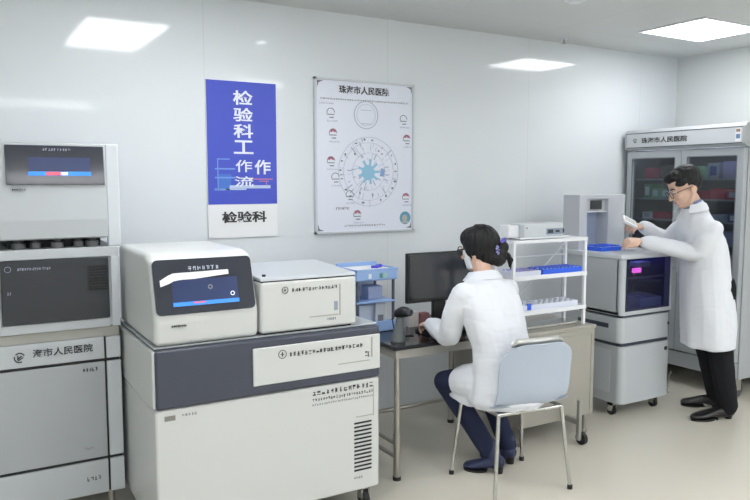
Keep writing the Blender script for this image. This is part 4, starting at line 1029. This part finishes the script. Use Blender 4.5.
for a, b, d in ((hN, kN, aN), (hF, kF, aF)): c.limb([a, b], [.095, .078], seg=16); c.limb([b, d * .9 + b * .1, d + V(0, 0, -.01)], [.077, .064, .062], seg=16)
part('trousers', c, BLACKC, G, 'black trousers', voxel=.007, smooth_it=3, disp=folds(.004, 12, 5, (1, 1, 1)))
BSH = mat('black_leather', (30, 29, 30), rough=.32)
shoe(G, (4.285, 2.722, 0), (4.01, 2.825, 0), aN, BSH, .02, 0, 1.1)
shoe(G, (4.425, 2.90, 0), (4.235, 3.07, 0), aF, BSH, .02, 0, 1.1)
R = Matrix((s, f, u)).transposed()
c = MB()
c.ell(PM(0, -.022, .060), (.078, .096, .077), R); c.ell(PM(0, .032, .088), (.062, .074, .040), R); c.ell(PM(0, -.050, .018), (.069, .062, .062), R)
for q in (-1, 1): c.ell(PM(q * .058, -.030, .035), (.022, .045, .045), R); c.ell(PM(q * .056, .020, .048), (.021, .052, .026), R)
rnd = random.Random(3)
for k in range(70):
    a, b = rnd.uniform(-.9, .9), rnd.uniform(-.8, 1.05)
    p = PM(a * .062, b * .075 + .0, .118 - .03 * (a * a + b * b * .6)); c.limb([p, p + u * .016 + f * .018 + s * rnd.uniform(-.008, .008)], [.008, .002], seg=6, smooth=False)
part('hair', c, HAIR, G, 'short black hair', voxel=.0045, smooth_it=2, disp=strands(.003, f, u, 5))
c = MB()
for q in (-1, 1):
    c.tube([PM(q * .080, -.02, .002), PM(q * .078, .045, .006), PM(q * .062, .100, .004)], .0022, seg=8)
    c.ring(PM(q * .032, .108, -.004), s, u, .021, .0235, .003)
c.tube([PM(-.01, .112, .0), PM(.01, .112, .0)], .0018, seg=8)
part('glasses', c, mat('dark_wire', (60, 56, 54), rough=.3, metal=.5), G, 'thin-framed glasses')
for q in (-1, 1):
    e = part('eye', MB().ell(PM(q * .031, .081, .003), (.0125, .0125, .009), u=14, v=8), mat('eye_white', (220, 215, 208), rough=.3), G)
    part('iris', MB().ell(PM(q * .031, .0915, .001), (.005, .003, .005), u=10, v=6), DARK, e)
    part('eyebrow', MB().limb([PM(q * .016, .092, .024), PM(q * .034, .090, .030), PM(q * .052, .076, .024)], [.003, .0042, .002], seg=8), HAIR, G)
part('lips', MB().ell(PM(0, .094, -.0615), (.020, .006, .006), R), mat('lip_tone', (180, 120, 112), rough=.5), G)
# the rack held in the raised hand
d = V(-.90, .05, .36).normalized(); e2 = V(.2, .6, .75); e2 = (e2 - d * e2.dot(d)).normalized(); k_ = MB(); k_.quad((3.815, 3.2, 1.262), d, e2, .125, .055, .018)
tr = solo('sample_plate', 'small white sample plate held up in raised hand of the standing person', 'plate', k_, WHITE)
part('plate_wells', MB().quad(V(3.815, 3.2, 1.262) + d.cross(e2).normalized() * -.0095, d, e2, .10, .03, .002), mat('plate_grey', (206, 206, 204), rough=.5), tr)
